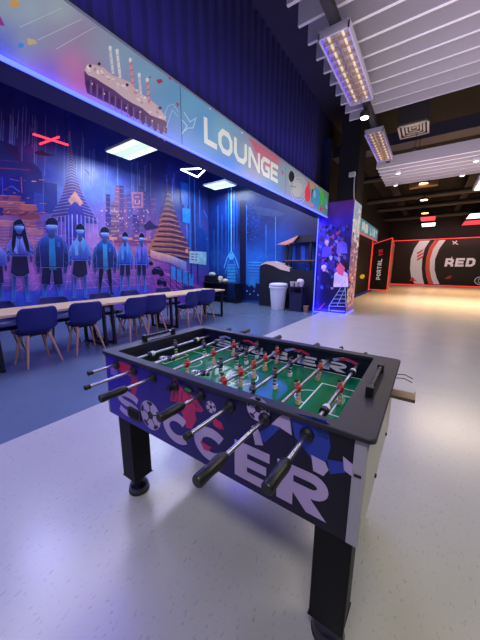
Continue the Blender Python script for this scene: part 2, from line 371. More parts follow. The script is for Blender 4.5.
# orange shrine roofs on the left
for x0, x1, y0, c in ((-2, 22, 199, (140, 70, 100)), (-2, 26, 205, (170, 90, 110)), (2, 30, 212, (150, 70, 90)), (20, 38, 208, (185, 95, 95)), (18, 40, 216, (150, 66, 80)), (-4, 16, 224, (190, 120, 140)), (20, 36, 224, (170, 90, 110)), (26, 44, 232, (200, 120, 140))):
    P.poly([(x0, y0), (x0+3, y0-4), (x1-3, y0-3), (x1, y0+1), (x1-2, y0+3), (x0+2, y0+2.5)], c); P.line((x0+1, y0-3.6), (x1-1, y0-2.8), .5, mixc(c, (255, 190, 170), .5))
for i in range(12):
    yy = 229+i*3.1; P.line((-4, yy), (46, yy-1.5+i*.1), .5, mixc(cf((20, yy)), (250, 180, 170), .4))
# central temple with spire
tiers = [(122, .3), (138, .8), (150, 1.7), (160, 2.8), (170, 4.2), (178, 5.6), (186, 7.4), (194, 10), (201, 13), (208, 17), (215, 21), (221, 24)]
cx0 = lambda yy: 69.0+(yy-122)*.045
P.poly([(cx0(yy)-hw, yy) for yy, hw in tiers]+[(cx0(yy)+hw*1.05, yy+hw*.12) for yy, hw in reversed(tiers)], [mixc((60, 56, 160), (62, 48, 130), i/12) for i in range(12)]+[(60, 52, 150)]*12)
yy = 132
while yy < 219:
    hw = [a[1]+(b[1]-a[1])*(yy-a[0])/(b[0]-a[0]) for a, b in zip(tiers, tiers[1:]) if a[0] <= yy <= b[0]][0]
    cx = cx0(yy); P.path([(cx-hw*1.12, yy+1.6), (cx-hw*.4, yy-.2), (cx, yy-.8), (cx+hw*.5, yy+.2), (cx+hw*1.15, yy+hw*.13+1.6)], .5, (150, 140, 214) if int(yy) % 3 else (176, 120, 160)); yy += 2.6+hw*.05
P.poly([(68, 200), (75, 191), (83, 203), (80, 206), (75, 201), (71, 205)], (215, 150, 140))
P.poly([(66, 222), (69, 206), (75, 203), (82, 208), (86, 224), (85, 262), (66, 258)], (60, 54, 170))
for x in (53, 57, 61, 65, 68.5, 72, 77, 81, 85, 89, 93, 97): P.line((x, 214+abs(x-75)*.18), (x+.5, 252), .9, (150, 150, 228) if x not in (72, 77) else (190, 180, 240))
P.poly([(56, 262), (66, 252), (88, 254), (100, 264)], (170, 130, 215))
for i in range(8): P.line((75, 250), (-5+i*22, 306), .5, (200, 150, 230))
for i in range(6): P.line((-4, 262+i*8), (150, 255+i*7.2), .45, (215, 140, 225))
P.poly([(-5, 292), (150, 286), (150, 296), (-5, 308)], [(70, 90, 220), (100, 80, 210), (60, 70, 190), (60, 80, 210)])
# skyline between temple and pagoda
random.seed(5)
for i in range(26):
    x = random.uniform(100, 152); wd = random.uniform(2.4, 6); top = random.uniform(185, 222); c = random.choice([(46, 42, 120), (64, 52, 130), (90, 64, 140), (54, 64, 150), (36, 32, 100), (120, 72, 120), (40, 44, 130)])
    P.poly([(x, top), (x+wd, top+.5), (x+wd, 246), (x, 246)], [c, c, mixc(c, (200, 120, 170), .5), mixc(c, (200, 120, 170), .5)])
    for k in range(3): P.line((x+.4, top+3+k*5), (x+wd-.4, top+3.3+k*5), .6, mixc(c, (240, 180, 190), .4))
P.poly([(111, 213), (112, 203), (114, 199), (116, 204), (118, 214), (119, 240), (110, 240)], (120, 90, 130))
for k in range(7): P.line((110.5, 206+k*5), (118.5, 206.4+k*5), 1.2, (190, 140, 140) if k % 2 else (80, 60, 110))
P.poly([(131, 192), (143, 192), (143, 208), (132, 208)], (176, 112, 150)); P.poly([(133, 194), (141, 194), (141, 206), (134, 206)], (120, 76, 140))
for a, b in (((135, 197), (139, 197)), ((135, 200), (135, 204)), ((139, 200), (139, 204)), ((135, 204), (139, 204))): P.line(a, b, .8, (225, 160, 170))
for k in range(9): P.line((104+k*5, 236+k % 3*3), (112+k*5, 235.5+k % 3*3), 2.2, [(215, 120, 110), (230, 150, 120), (150, 60, 110)][k % 3])
for i in range(70):
    q = (random.uniform(100, 152), random.uniform(206, 244)); P.ell(q[0], q[1], random.uniform(.3, .9), random.uniform(.3, .7), random.choice([(250, 180, 140), (240, 140, 120), (255, 210, 180), (140, 170, 250)]), 7)
for i in range(40):
    q = (random.uniform(-2, 44), random.uniform(176, 232)); P.line(q, (q[0]+random.uniform(2, 7), q[1]-random.uniform(-.4, .8)), random.uniform(.4, 1), random.choice([(210, 120, 110), (150, 76, 100), (70, 40, 110), (240, 170, 150), (60, 50, 160)]))
for i in range(30):
    q = (random.uniform(-2, 150), random.uniform(236, 262)); P.line(q, (q[0]+random.uniform(5, 16), q[1]-.6), random.uniform(.3, .8), random.choice([(235, 160, 220), (250, 190, 200), (150, 90, 190), (190, 130, 240)]), .1)
# orange pagoda
pt = [(178, .3), (190, 1), (197, 2.8), (204, 4), (211, 6), (219, 8), (228, 10.4), (238, 15.2), (248, 19.2), (254, 21.6)]
P.poly([(168-h*1.0, yy) for yy, h in pt]+[(168+h*1.15, yy+h*.12) for yy, h in reversed(pt)], [(70, 50, 110), (110, 66, 110), (120, 70, 110), (130, 76, 100), (150, 84, 95), (160, 90, 90), (165, 90, 85), (175, 100, 90), (180, 110, 95), (150, 90, 100)]+[(70, 44, 90)]*10)
for yy, h in [(yy, h*.8) for yy, h in [(194, 2.8), (199, 4), (204, 5.3), (209, 7), (214, 8.6), (219, 10.4), (224, 12), (229, 14), (234, 17), (239, 20), (244, 22.5), (249, 25), (254, 27)]]:
    P.path([(168-h*1.1, yy+1.4), (168-h*.6, yy-.3), (168+h*.1, yy-.2), (168+h*1.2, yy+h*.15+1.6)], 1.2, (196, 122, 92) if h > 6.4 else (160, 100, 120))
    P.line((168-h*.9, yy+2.2), (168+h*.95, yy+2.2+h*.12), 1.5, (66, 34, 66))
P.poly([(143, 226), (149, 220), (154, 225), (160, 227), (153, 229), (146, 230)], (50, 36, 90))
P.poly([(150, 250), (172, 256), (186, 262), (186, 272), (172, 264), (150, 258)], [(235, 170, 150), (225, 180, 150), (150, 160, 200), (90, 110, 190), (150, 110, 170), (200, 120, 160)])
# wet street and traffic
for i in range(9): P.line((150+i*2, 262+i*1.5), (158+i*7, 292), .5, (215, 110, 190))
for i in range(5): P.line((150, 266+i*5), (190, 272+i*5), .5, (190, 90, 190))
for cx, cy, s_ in ((157, 270, 1.1), (161, 281, .9), (149, 262, .6)):
    P.poly([(cx-5*s_, cy+3*s_), (cx-5*s_, cy), (cx-2*s_, cy-3*s_), (cx+2*s_, cy-3*s_), (cx+6*s_, cy+2*s_), (cx+6*s_, cy+5*s_)], (24, 22, 60)); P.line((cx-2*s_, cy-2*s_), (cx+3*s_, cy-.5*s_), .8, (90, 110, 190)); P.ell(cx-3*s_, cy+3*s_, 1.3*s_, 1.5*s_, (10, 10, 30)); P.ell(cx+4*s_, cy+4.6*s_, 1.3*s_, 1.5*s_, (10, 10, 30))
for x in (170, 176, 182, 188):
    P.poly([(x, 266+(x-170)*.4), (x+5, 267+(x-170)*.4), (x+5, 280+(x-170)*.4), (x, 278+(x-170)*.4)], (60, 130, 210)); P.line((x, 265+(x-170)*.4), (x, 288), .6, (40, 30, 90))
# teal neon blocks by the corner
P.poly([(180, 182), (188, 184), (188, 206), (181, 204)], (30, 90, 180)); P.poly([(182, 208), (190, 209), (190, 224), (182, 222)], (40, 130, 215)); P.poly([(192, 200), (196, 201), (196, 260), (192, 258)], (44, 40, 100))
for a, b in (((189, 170), (190, 262)), ((194, 180), (195, 255)), ((199, 190), (200, 250)), ((200, 228), (207, 240)), ((200, 236), (206, 247)), ((203, 210), (207, 218))): P.line(a, b, .8, (40, 120, 200))
P.poly([(196, 222), (206, 236), (206, 262), (197, 252)], (26, 60, 140))
# white signboard drawn at the end of the street
P.poly([(189, 251), (206, 252), (206, 265), (189, 263)], (176, 196, 200)); P.poly([(198, 251.6), (206, 252), (206, 265), (198, 264)], (150, 196, 205))
for k in range(3): P.line((191, 254+k*2.8), (193.5, 254.2+k*2.8), 1, (60, 60, 110)); P.line((195, 254.3+k*2.8), (197, 254.4+k*2.8), 1, (60, 60, 110))
P.line((191, 263), (191, 278), .8, (30, 26, 80)); P.line((197.5, 264), (197.5, 282), .8, (30, 26, 80)); P.ell(186.5, 251, 1.6, 2.2, (230, 150, 110))
# seven visored figures
def figure(cx, top, bot, hw, jacket, jhi, lower, style, jb, lb, chin=.17, hair='cap', shirt=None, lean=0):
    H = bot-top; X = lambda a, b: (cx+a*hw+lean*(b-.5)*hw, top+b*H)
    rim = (120, 130, 226); dark = (16, 14, 48); skin = (84, 96, 176); ld = (40, 34, 96); lg = (52, 112, 214)
    def pl(pts, c, r=.38):
        q = [X(*p) for p in pts]
        if r:
            mx = sum(p[0] for p in q)/len(q); my = sum(p[1] for p in q)/len(q)
            P.poly([(p[0]+(r if p[0] > mx else -r), p[1]+(r if p[1] > my else -r)) for p in q], rim)
        P.poly(q, c)
    L0 = lower if style == 'trousers' else ld; L1 = mixc(lower, lg, .25) if style == 'trousers' else lg
    for s_ in (-1, 1):
        pl([(s_*.04, jb-.05), (s_*.50, jb-.05), (s_*.56, lb), (s_*.60, .96), (s_*.74, .985), (s_*.70, 1.0), (s_*.42, 1.0), (s_*.40, .95), (s_*.28, lb+.02)], [L0, L0, L0, L1, L1, L1, L1, L1, L0])
        P.line(X(s_*.50, lb+.02), X(s_*.54, .96), .4, mixc(L1, rim, .5))
    if style == 'skirt': pl([(-.5, jb-.04), (.5, jb-.04), (.66, lb-.02), (.3, lb+.02), (-.3, lb+.02), (-.68, lb-.02)], [lower, lower, mixc(lower, (60, 50, 120), .4), lower, lower, mixc(lower, (60, 50, 120), .4)])
    if style == 'shorts':
        for s_ in (-1, 1): pl([(0, jb-.04), (s_*.58, jb-.04), (s_*.66, lb), (s_*.14, lb+.01)], [lower, lower, mixc(lower, (60, 60, 150), .4), lower], .25)
    for s_ in (-1, 1):
        pl([(s_*.55, .25), (s_*.84, .30), (s_*.98, .42), (s_*1.0, jb-.05), (s_*.92, jb+.005), (s_*.70, jb), (s_*.68, .42)], [mixc(jacket, jhi, .6), mixc(jacket, jhi, .9), mixc(jacket, jhi, .4), jacket, mixc(jacket, jhi, .3), jacket, mixc(jacket, dark, .5)])
        P.poly([X(s_*.72, jb+.005), X(s_*.92, jb+.005), X(s_*.90, jb+.06), X(s_*.80, jb+.085), X(s_*.73, jb+.05)], (52, 56, 130))
        for t in (.34, .41, jb-.08): P.line(X(s_*.78, t), X(s_*.96, t+.035), .45, mixc(jacket, jhi, 1))
    pl([(-.2, chin+.01), (.2, chin+.01), (.66, .255), (.74, .36), (.66, jb), (-.66, jb), (-.74, .36), (-.66, .255)], [jhi, jhi, mixc(jacket, jhi, .8), mixc(jacket, jhi, .3), jacket, jacket, mixc(jacket, jhi, .3), mixc(jacket, jhi, .8)], .3)
    if shirt: P.poly([X(-.16, chin+.03), X(.16, chin+.03), X(.26, jb+.03), X(-.16, jb+.03)], [shirt, shirt, mixc(shirt, dark, .3), mixc(shirt, dark, .3)]); P.poly([X(.34, .30), X(.5, .30), X(.5, .36), X(.34, .36)], jhi)
    else:
        P.line(X(0, chin+.04), X(.02, jb), .5, mixc(jacket, dark, .45)); P.poly([X(-.5, .28), X(-.22, .26), X(-.14, .42), X(-.4, jb-.06)], mixc(jacket, jhi, .9)); P.poly([X(.2, .27), X(.4, .28), X(.34, .4)], mixc(jacket, jhi, .8))
    P.line(X(-.62, jb-.012), X(.62, jb-.012), .7, mixc(jacket, dark, .55)); P.line(X(-.64, jb), X(.64, jb), .35, (110, 130, 226))
    P.poly([X(-.13, chin-.03), X(.13, chin-.03), X(.2, chin+.05), X(0, chin+.08), X(-.2, chin+.05)], mixc(skin, dark, .35))
    if hair == 'long': pl([(-.46, .12), (-.40, .03), (-.1, -.01), (.18, .0), (.40, .07), (.50, .18), (.66, .30), (.74, .40), (.52, .38), (.34, .30), (.2, .2), (-.22, .2), (-.30, .32), (-.52, .42), (-.58, .30)], (18, 12, 44))
    P.ell(cx+lean*-.4*hw, top+chin*.60*H, .27*hw, chin*.45*H, skin, 16); P.poly([X(-.24, chin*.8), X(.24, chin*.8), X(.1, chin*1.04), X(-.1, chin*1.04)], mixc(skin, dark, .25))
    if hair == 'long': P.poly([X(-.34, .075), X(-.28, .01), (X(.1, -.01)), X(.34, .05), X(.36, .1), X(.2, .055), X(-.2, .06)], (18, 12, 44))
    else: pl([(-.37, chin*.52), (-.36, chin*.2), (-.2, .0), (.1, -.012), (.32, .02), (.39, chin*.3), (.38, chin*.54), (.2, chin*.42), (-.2, chin*.42)], dark, .3)
    P.poly([X(-.36, chin*.50), X(.36, chin*.50), X(.33, chin*.72), X(-.33, chin*.72)], [(90, 150, 236), (150, 200, 250), (70, 110, 220), (60, 90, 200)]); P.line(X(-.34, chin*.48), X(.34, chin*.48), .5, (190, 215, 255))
figure(-6, 230, 308, 14, (60, 66, 180), (150, 165, 245), (24, 20, 70), 'shorts', .45, .68, lean=.15)
figure(19.5, 220, 301.5, 14, (56, 62, 176), (150, 170, 245), (18, 14, 48), 'skirt', .44, .67, .165, 'long', lean=.12)
figure(51.5, 218.5, 297.5, 16.5, (20, 30, 92), (60, 100, 200), (14, 16, 54), 'shorts', .62, .83, .185, shirt=(50, 150, 225), lean=.05)
figure(79.5, 224.5, 297.5, 11.5, (50, 76, 184), (120, 176, 240), (20, 14, 48), 'skirt', .49, .70, .165)
figure(104.5, 227.5, 295, 12, (16, 32, 96), (44, 100, 196), (14, 14, 50), 'trousers', .60, .8, .175, shirt=(60, 160, 225), lean=.08)
figure(124.5, 232.5, 293, 8, (34, 70, 176), (100, 156, 235), (18, 16, 50), 'shorts', .53, .71, .165)
figure(141, 233.5, 292, 7, (44, 70, 180), (140, 120, 220), (26, 18, 60), 'shorts', .53, .71, .165)
mu = build('wall_mural', P.mb, m_vc, loc=(XW, 3, 0)); tag(mu, 'large printed mural of seven visored figures before a neon temple city', 'mural')

YW = 7.788
ctrl = [(210, 190, (14, 22, 80)), (220, 230, (16, 40, 110)), (210, 280, (20, 50, 130)), (231, 215, (20, 60, 150)), (231, 260, (26, 86, 180)), (231, 290, (24, 70, 150)), (243, 230, (10, 16, 56)), (243, 290, (12, 20, 60)), (255, 225, (20, 50, 130)), (255, 260, (36, 110, 205)),
        (252, 282, (50, 140, 215)), (265, 270, (30, 100, 200)), (270, 215, (16, 30, 90)), (280, 240, (20, 70, 160)), (300, 250, (16, 40, 120)), (312, 225, (14, 20, 70)), (314, 290, (16, 40, 140)), (290, 190, (10, 14, 50)), (240, 190, (12, 18, 70)), (320, 200, (14, 14, 60)), (285, 290, (14, 30, 90))]
cf2 = field(ctrl)
P = Paint(lambda p: at_y(p, YW), (0, -1, 0), .00004)
P.grid(lambda u, v: Vector((u, YW, v)), -5.98, -1.35, 0, 4.99, 50, 50, lambda p: cf2(proj(p)))
for x, y0, y1, c, w_ in ((218, 205, 275, (36, 110, 200), .8), (222, 215, 270, (24, 80, 170), 1.2), (228.6, 190, 255, (40, 130, 220), .7), (234, 190, 255, (40, 130, 220), .7), (231.3, 180, 252, (90, 190, 245), 1.1), (226, 200, 262, (26, 90, 180), .7), (237, 200, 262, (26, 90, 180), .7), (214, 230, 280, (26, 80, 160), 1), (246.5, 205, 285, (36, 110, 200), .6), (275.5, 215, 262, (50, 150, 230), .6), (266, 225, 258, (60, 150, 230), .4), (293, 246, 262, (40, 110, 220), 5), (303, 246, 262, (36, 96, 210), 4), (308, 268, 304, (30, 70, 190), 4)): P.line((x, y0), (x, y1), w_, c)
P.path([(224, 268), (227, 258), (231.3, 251), (235.6, 258), (238.6, 268)], .8, (90, 190, 245)); P.path([(225, 274), (228, 262), (231.3, 256), (234.6, 262), (237.5, 274)], .6, (50, 150, 230))
P.ell(231.3, 256.5, 2.8, 3.2, (80, 180, 240)); P.poly([(227.5, 264), (235, 264), (235.6, 282), (226.8, 282)], (56, 150, 220))
for k in range(5): P.line((226, 266+k*3.2), (236.4, 266+k*3.2), .7, (24, 70, 150))
P.poly([(239.8, 200), (246, 200), (246, 300), (239.8, 300)], (10, 14, 52))
random.seed(9)
for i in range(60): q = (random.uniform(247, 262), random.uniform(205, 240)); P.ell(q[0], q[1], .3, .35, (70, 140, 220), n=6)
for k in range(7): P.line((247.5, 262+k*3), (262, 262.4+k*3), .6, mixc((90, 190, 240), (30, 90, 190), k/8))
P.poly([(244, 288), (246, 284), (249, 287), (252, 285), (255, 289), (256, 283), (260, 284), (262, 290), (262, 301), (244, 300)], (14, 22, 70))
for q in ((247, 291), (250, 294), (254, 291), (258, 295), (260, 290)): P.ell(q[0], q[1], .7, .8, (80, 170, 225), n=8)
P.poly([(252, 206), (272, 209), (286, 214), (276, 217), (258, 215)], (44, 60, 110))  # grey reflection on the wall, painted into the print
mu2 = build('wall_mural', P.mb, m_vc, loc=(-3.6, YW, 0)); tag(mu2, 'dark blue cyber city mural on the end wall behind the bins', 'mural')
# ================================================================== LOUNGE SIGN
k_ = (CAM.x-XS)/(CAM.x+1.275)
def sc(y, z): return (CAM.y+(y-CAM.y)*k_, CAM.z+(z-CAM.z)*k_)
Y0, YE = -1.6, sc(7.911, 0)[0]; S1, S2 = sc(1.923, 0)[0], sc(4.919, 0)[0]; ZB = sc(0, 2.843)[1]; ZT = sc(0, 3.51)[1]
sign = thing('lounge_sign', 'long light box sign reading LOUNGE with blue LED edge', 'sign', (XS-.1, 3, ZB))
build('light_box', MB().box(XS-.34, XS-.012, Y0, YE, ZB+.012, ZT), mat('sign_case', (34, 33, 72), .5), sign)
build('led_strip', MB().box(XS-.02, XS+.008, Y0, YE+.01, ZB-.009, ZB+.013), m_blueled, sign)
build('edge_trim', MB().box(XS-.03, XS+.006, Y0, YE+.01, ZT, ZT+.02), mat('pale_trim', (170, 180, 200), .4), sign)
ctrl = [(0, 5, (150, 168, 186)), (30, 10, (160, 180, 194)), (60, 10, (165, 182, 192)), (20, 40, (140, 156, 190)), (0, 45, (90, 100, 200)), (50, 40, (150, 150, 180)), (70, 62, (196, 128, 176)), (82, 80, (196, 110, 170)), (50, 70, (140, 110, 200)),
        (80, 40, (160, 140, 175)), (100, 45, (150, 160, 185)), (120, 55, (140, 170, 196)), (150, 75, (128, 172, 204)), (130, 110, (150, 120, 190)), (170, 100, (104, 160, 206)), (165, 130, (96, 140, 214)), (190, 100, (110, 170, 208)),
        (200, 130, (84, 150, 214)), (220, 130, (120, 176, 206)), (230, 165, (90, 150, 216)), (245, 150, (140, 170, 196)), (262, 150, (190, 120, 150)), (275, 160, (190, 120, 150)), (270, 185, (96, 156, 206)), (284, 170, (130, 170, 200)), (290, 175, (150, 165, 180)), (298, 190, (165, 172, 180)), (300, 200, (120, 140, 190)), (310, 185, (150, 150, 160)), (325, 200, (90, 150, 120))]
cf3 = field(ctrl)  # bluer points along the bottom: LED glow painted into the print
def pan(y0, y1, art):
    P = Paint(lambda p: at_x(p, XS), (1, 0, 0))
    P.grid(lambda u, v: Vector((XS, u, v)), y0, y1, ZB+.018, ZT, 40, 8, lambda p: cf3(proj(p)))
    art(P); return build('printed_panel', P.mb, m_vcsign, sign)
def art1(P):
    for a, b, w_ in (((20, 27), (62, 8), .6), ((38, 40), (82, 19), .6), ((56, 49), (95, 27), .6)): P.line(a, b, w_, (196, 208, 216))
    P.poly([(10, 0), (20, 1), (19, 6), (11, 8)], (214, 160, 90)); P.poly([(-1, 14), (5, 26), (-2, 25)], (150, 50, 150)); P.poly([(27, 38), (36, 40), (37, 44), (28, 45)], (196, 180, 130)); P.ell(21, 45.5, 3, 2.6, (70, 140, 220))
    # birthday cake
    P.poly([(84, 69), (87, 66), (120, 84), (163, 117), (167, 124), (167, 134), (150, 126), (120, 109), (87, 93), (85, 84)], [(110, 66, 110)]*3+[(90, 50, 96)]*3+[(80, 44, 110)]*5)
    for k in range(13):
        x = 88+k*6.1; y_ = 78+k*3.95; P.ell(x, y_+6, 1.7, 5.5 if k % 2 else 4, (66, 34, 84), n=10); P.line((x+3, y_+2), (x+3, y_+16), .9, (140, 100, 140))
    P.poly([(84, 70), (88, 64), (96, 65), (104, 68), (112, 75), (120, 78), (130, 82), (138, 92), (148, 98), (158, 106), (165, 116), (166, 121), (158, 118), (150, 115), (142, 108), (132, 103), (124, 98), (114, 90), (104, 84), (95, 78), (88, 75)], (206, 180, 186))
    for x, y_, r in ((92, 68, 5), (102, 72, 5), (111, 79, 5), (122, 85, 6), (133, 93, 5.5), (143, 101, 5.5), (154, 110, 5), (161, 116, 4)):
        for q in range(7):
            dx, dy = random.uniform(-.9, .9)*r, random.uniform(-.5, .6)*r; P.ell(x+dx, y_+dy, r*random.uniform(.25, .5), r*random.uniform(.15, .3), random.choice([(230, 208, 210), (206, 176, 186), (216, 190, 196), (240, 224, 222), (184, 150, 166)]), 10, random.uniform(0, 1.2))
    for x, y_ in ((99, 64), (90, 66), (127, 85), (160, 108)): P.ell(x, y_, 1.5, 1.6, (70, 40, 60))
    for x0, y0, x1, y1, c in ((110, 49, 113, 74, (214, 208, 216)), (117, 52, 120, 78, (226, 222, 226)), (130, 61, 133, 86, (214, 150, 170)), (139, 76, 141, 98, (206, 200, 210)), (147, 81, 149, 104, (206, 150, 170))):
        P.line((x0, y0), (x1, y1), 2.6, c); P.ell(x0, y0-1, 1.6, 2.2, (230, 226, 230))
        for k in range(4): t = k/4+.12; P.line((x0+(x1-x0)*t-1.2, y0+(y1-y0)*t+1), (x0+(x1-x0)*t+1.6, y0+(y1-y0)*t-.6), .9, (180, 90, 120) if c[1] < 180 else (186, 180, 200))
    for x, y_ in ((92, 84), (104, 94), (126, 108), (140, 112), (152, 121)): P.ell(x, y_, .8, 1, (220, 190, 210), n=8)
    for q in ([(156, 80), (161, 79), (163, 82), (158, 84)], [(168, 76), (172, 79), (169, 80)], [(148, 78), (150, 76), (151, 78)], [(176, 102), (179, 104), (177, 108)]): P.poly(q, (170, 60, 100))
    P.path([(166, 128), (172, 110), (178, 117)], .8, (160, 190, 220)); P.path([(163, 118), (168, 106), (173, 104), (178, 112)], .8, (160, 190, 220))
def art2(P):
    P.path([(184, 112), (190, 122), (196, 118), (193, 128), (188, 128), (183, 132)], .9, (176, 206, 230)); P.path([(182, 120), (187, 126), (182, 134)], .9, (176, 206, 230))
    P.poly([(248, 137), (262, 146), (279, 158), (274, 164), (256, 152)], (196, 110, 134)); P.poly([(262, 152), (276, 162), (272, 170), (262, 160)], (186, 120, 150))
    P.poly([(281, 170), (284, 172), (282, 176)], (190, 90, 140))
    for x, y_ in ((209, 108), (241, 132)): P.poly([(x, y_), (x+2, y_), (x+1, y_+2)], (230, 230, 240))
def art3(P):
    for r in (13, 10, 7): P.ring(299, 190, r*.6, r, .5, (196, 200, 206), n=22)
    P.ell(297, 189, 5, 8, (178, 184, 190)); P.ring(292, 178, 3.2, 7, .4, (200, 204, 210))
    P.ell(291.5, 176.5, 2.9, 5.6, (16, 16, 34)); P.line((290, 186), (296, 187), 1, (110, 116, 130)); P.line((292, 183), (292, 190), .7, (120, 126, 140))
    P.ell(307.6, 194, 3.0, 8.2, (214, 60, 90)); P.poly([(308, 181), (309.6, 182), (309.4, 190), (307.6, 189)], (214, 70, 90)); P.poly([(310.5, 182), (314, 185), (313, 190), (310.8, 188)], (216, 150, 70)); P.ell(312.6, 196, 1.2, 7, (40, 44, 60))
    P.ell(315.8, 198, 3.8, 10.4, (70, 150, 206)); P.ell(314.6, 194, 1.4, 4, (120, 190, 226)); P.ell(322, 198.5, 2.4, 6.6, (70, 190, 80)); P.poly([(319.6, 188), (323, 191), (323, 195), (320, 194)], (90, 190, 80)); P.ell(326, 203, 1.2, 5, (80, 170, 200)); P.ell(311.5, 205, 1.8, 2, (220, 110, 150)); P.ell(321, 209, 1.5, 2.4, (214, 50, 100)); P.line((326, 205), (327, 209), .7, (220, 230, 240))
pan(Y0, S1-.004, art1); midp = pan(S1+.004, S2-.004, art2); pan(S2+.004, YE, art3)
P = Paint(lambda p: (XS+.006, p[0], p[1]), (1, 0, 0))
def scw(cells): return [(c, sc(a, 0)[0], sc(b, 0)[0]) for c, a, b in cells]
word(P, scw([('L', 2.335, 2.61), ('O', 2.645, 2.99), ('U', 3.035, 3.40), ('N', 3.45, 3.83), ('G', 3.87, 4.20), ('E', 4.24, 4.55)]), sc(0, 3.02)[1], sc(0, 3.345)[1], .066, (226, 232, 226))
o = build('lettering', P.mb, m_vcsign, midp); o['label'] = 'white lettering LOUNGE'

# ================================================================== LOUNGE FURNITURE
m_wood = mat('pale_table_wood', (206, 178, 136), .45, noise=.08, nscale=5)
m_leg = mat('black_steel', (18, 18, 24), .45)
m_shell = mat('navy_shell', (28, 30, 112), .45)
m_cush = mat('navy_cushion', (22, 24, 92), .7)
m_beech = mat('beech_leg', (196, 146, 124), .5, noise=.12, nscale=14)
RZ = math.radians(2.4)
def table_xy(y, dx=0): return (-3.225-(y-.2)*.042+dx, y)
for i, (ya, yb, lab) in enumerate(((.12, 1.67, 'pale wooden lounge table nearest to the viewer with black frame legs'), (1.69, 3.19, 'pale wooden lounge table in the middle of the row'), (3.21, 5.05, 'pale wooden lounge table at the far end of the row by the sideboard'))):
    cx, cy = table_xy((ya+yb)/2); L_ = yb-ya
    t = thing('lounge_table', lab, 'table', (0, 0, 0), 'lounge tables in a row'); WLOC[t.name] = Vector((0, 0, 0))
    build('tabletop', MB().box(-.375, .375, -L_/2, L_/2, .705, .74), m_wood, t, bevel=.004)
    for s_ in (-1, 1):
        yy = s_*(L_/2-.07); f = MB()
        f.bar((-.31, yy, 0), (-.31, yy, .69), .05, .04); f.bar((.31, yy, 0), (.31, yy, .69), .05, .04); f.bar((-.335, yy, .685), (.335, yy, .685), .04, .04); f.bar((-.31, yy, .02), (.31, yy, .02), .04, .04)
        build('leg_frame', f, m_leg, t)
    build('rail', MB().box(-.02, .02, -L_/2+.07, L_/2-.07, .66, .70), m_leg, t)
    t.location = (cx, cy, 0); t.rotation_euler.z = RZ

def shell_mb():
    prof = [(.235, .425, .175, 0), (.215, .452, .205, .006), (.14, .452, .228, .022), (.02, .438, .236, .036), (-.10, .440, .238, .05), (-.165, .468, .238, .062), (-.205, .54, .240, .066), (-.225, .63, .246, .058), (-.242, .72, .246, .05), (-.252, .785, .232, .044), (-.256, .82, .185, .036)]
    mb = MB(); nt = 10
    for y, z, hw, c in prof:
        back = max(0, min(1, (z-.44)/.15)) if y < -.1 else 0
        for k in range(nt+1):
            t = -1+2*k/nt; mb.v.append(Vector((t*hw, y+back*c*t*t*1.5, z+(1-back)*c*abs(t)**2.5*1.4)))
    for j in range(len(prof)-1):
        for k in range(nt): a = j*(nt+1)+k; mb.face((a, a+1, a+nt+2, a+nt+1), (30, 30, 110))
    return mb
def make_chair():
    t = thing('dining_chair', '', 'chair', (0, 0, 0)); WLOC[t.name] = Vector((0, 0, 0))
    sh = build('shell', shell_mb(), m_shell, t, smooth=True, solid=.012, sub=1)
    c = MB(); pts = [(.19*math.copysign(abs(math.cos(a))**.6, math.cos(a)), .05+.165*math.copysign(abs(math.sin(a))**.6, math.sin(a))) for a in [2*PI*k/20 for k in range(20)]]
    c.prism(pts, 'z', .44, .475); build('cushion', c, m_cush, sh, bevel=.01)
    u = MB(); u.bar((-.13, .10, .415), (.13, -.10, .415), .03, .02); u.bar((.13, .10, .415), (-.13, -.10, .415), .03, .02); u.box(-.10, .10, -.08, .08, .412, .435)
    build('under_frame', u, m_leg, t)
    for sx in (-1, 1):
        for sy in (-1, 1): build('leg', MB().tube([(sx*.125, sy*.10, .43), (sx*.155, sy*.135, .30), (sx*.215, sy*.20, 0)], [.021, .019, .011], 10), m_beech, t, smooth=True)
    return t
proto = make_chair(); used = False
near = [(38, 306), (89, 301), (131, 297), (159, 293.5), (189.5, 291.5), (211, 289)]
ordn = ['first', 'second', 'third', 'fourth', 'fifth', 'sixth']
def put_chair(x, y, rz, label, group):
    global used
    o = proto if not used else copy_tree(proto); used = True
    o.location = (x, y, 0); o.rotation_euler.z = rz; o['label'] = label; o['group'] = group
rots = [4, -5, 3, -8, 6, -14]
yn = []
for i, p in enumerate(near):
    v = at_x(p, -2.715-.015*i); yn.append(v.y)
    ex = {0: 'nearest to the viewer', 5: 'last in the row beside the table end'}.get(i, 'on the hall side of the lounge tables')
    put_chair(v.x-.25+(.05 if i in (2, 4) else 0), v.y+(.12 if i in (2, 4) else 0), math.radians(90+rots[i]), f'navy shell chair seen from behind, {ordn[i]} from the left on the hall side', 'navy chairs along the hall side of the tables')
for i, y in enumerate((.45, 1.25, 2.13, 2.80, 3.78, 4.7)):
    x = table_xy(y)[0]-.47
    put_chair(x-.02, y, math.radians(-90+random.uniform(-6, 6)), f'navy shell chair on the mural side of the tables, {ordn[i]} from the left', 'navy chairs along the mural side of the tables')

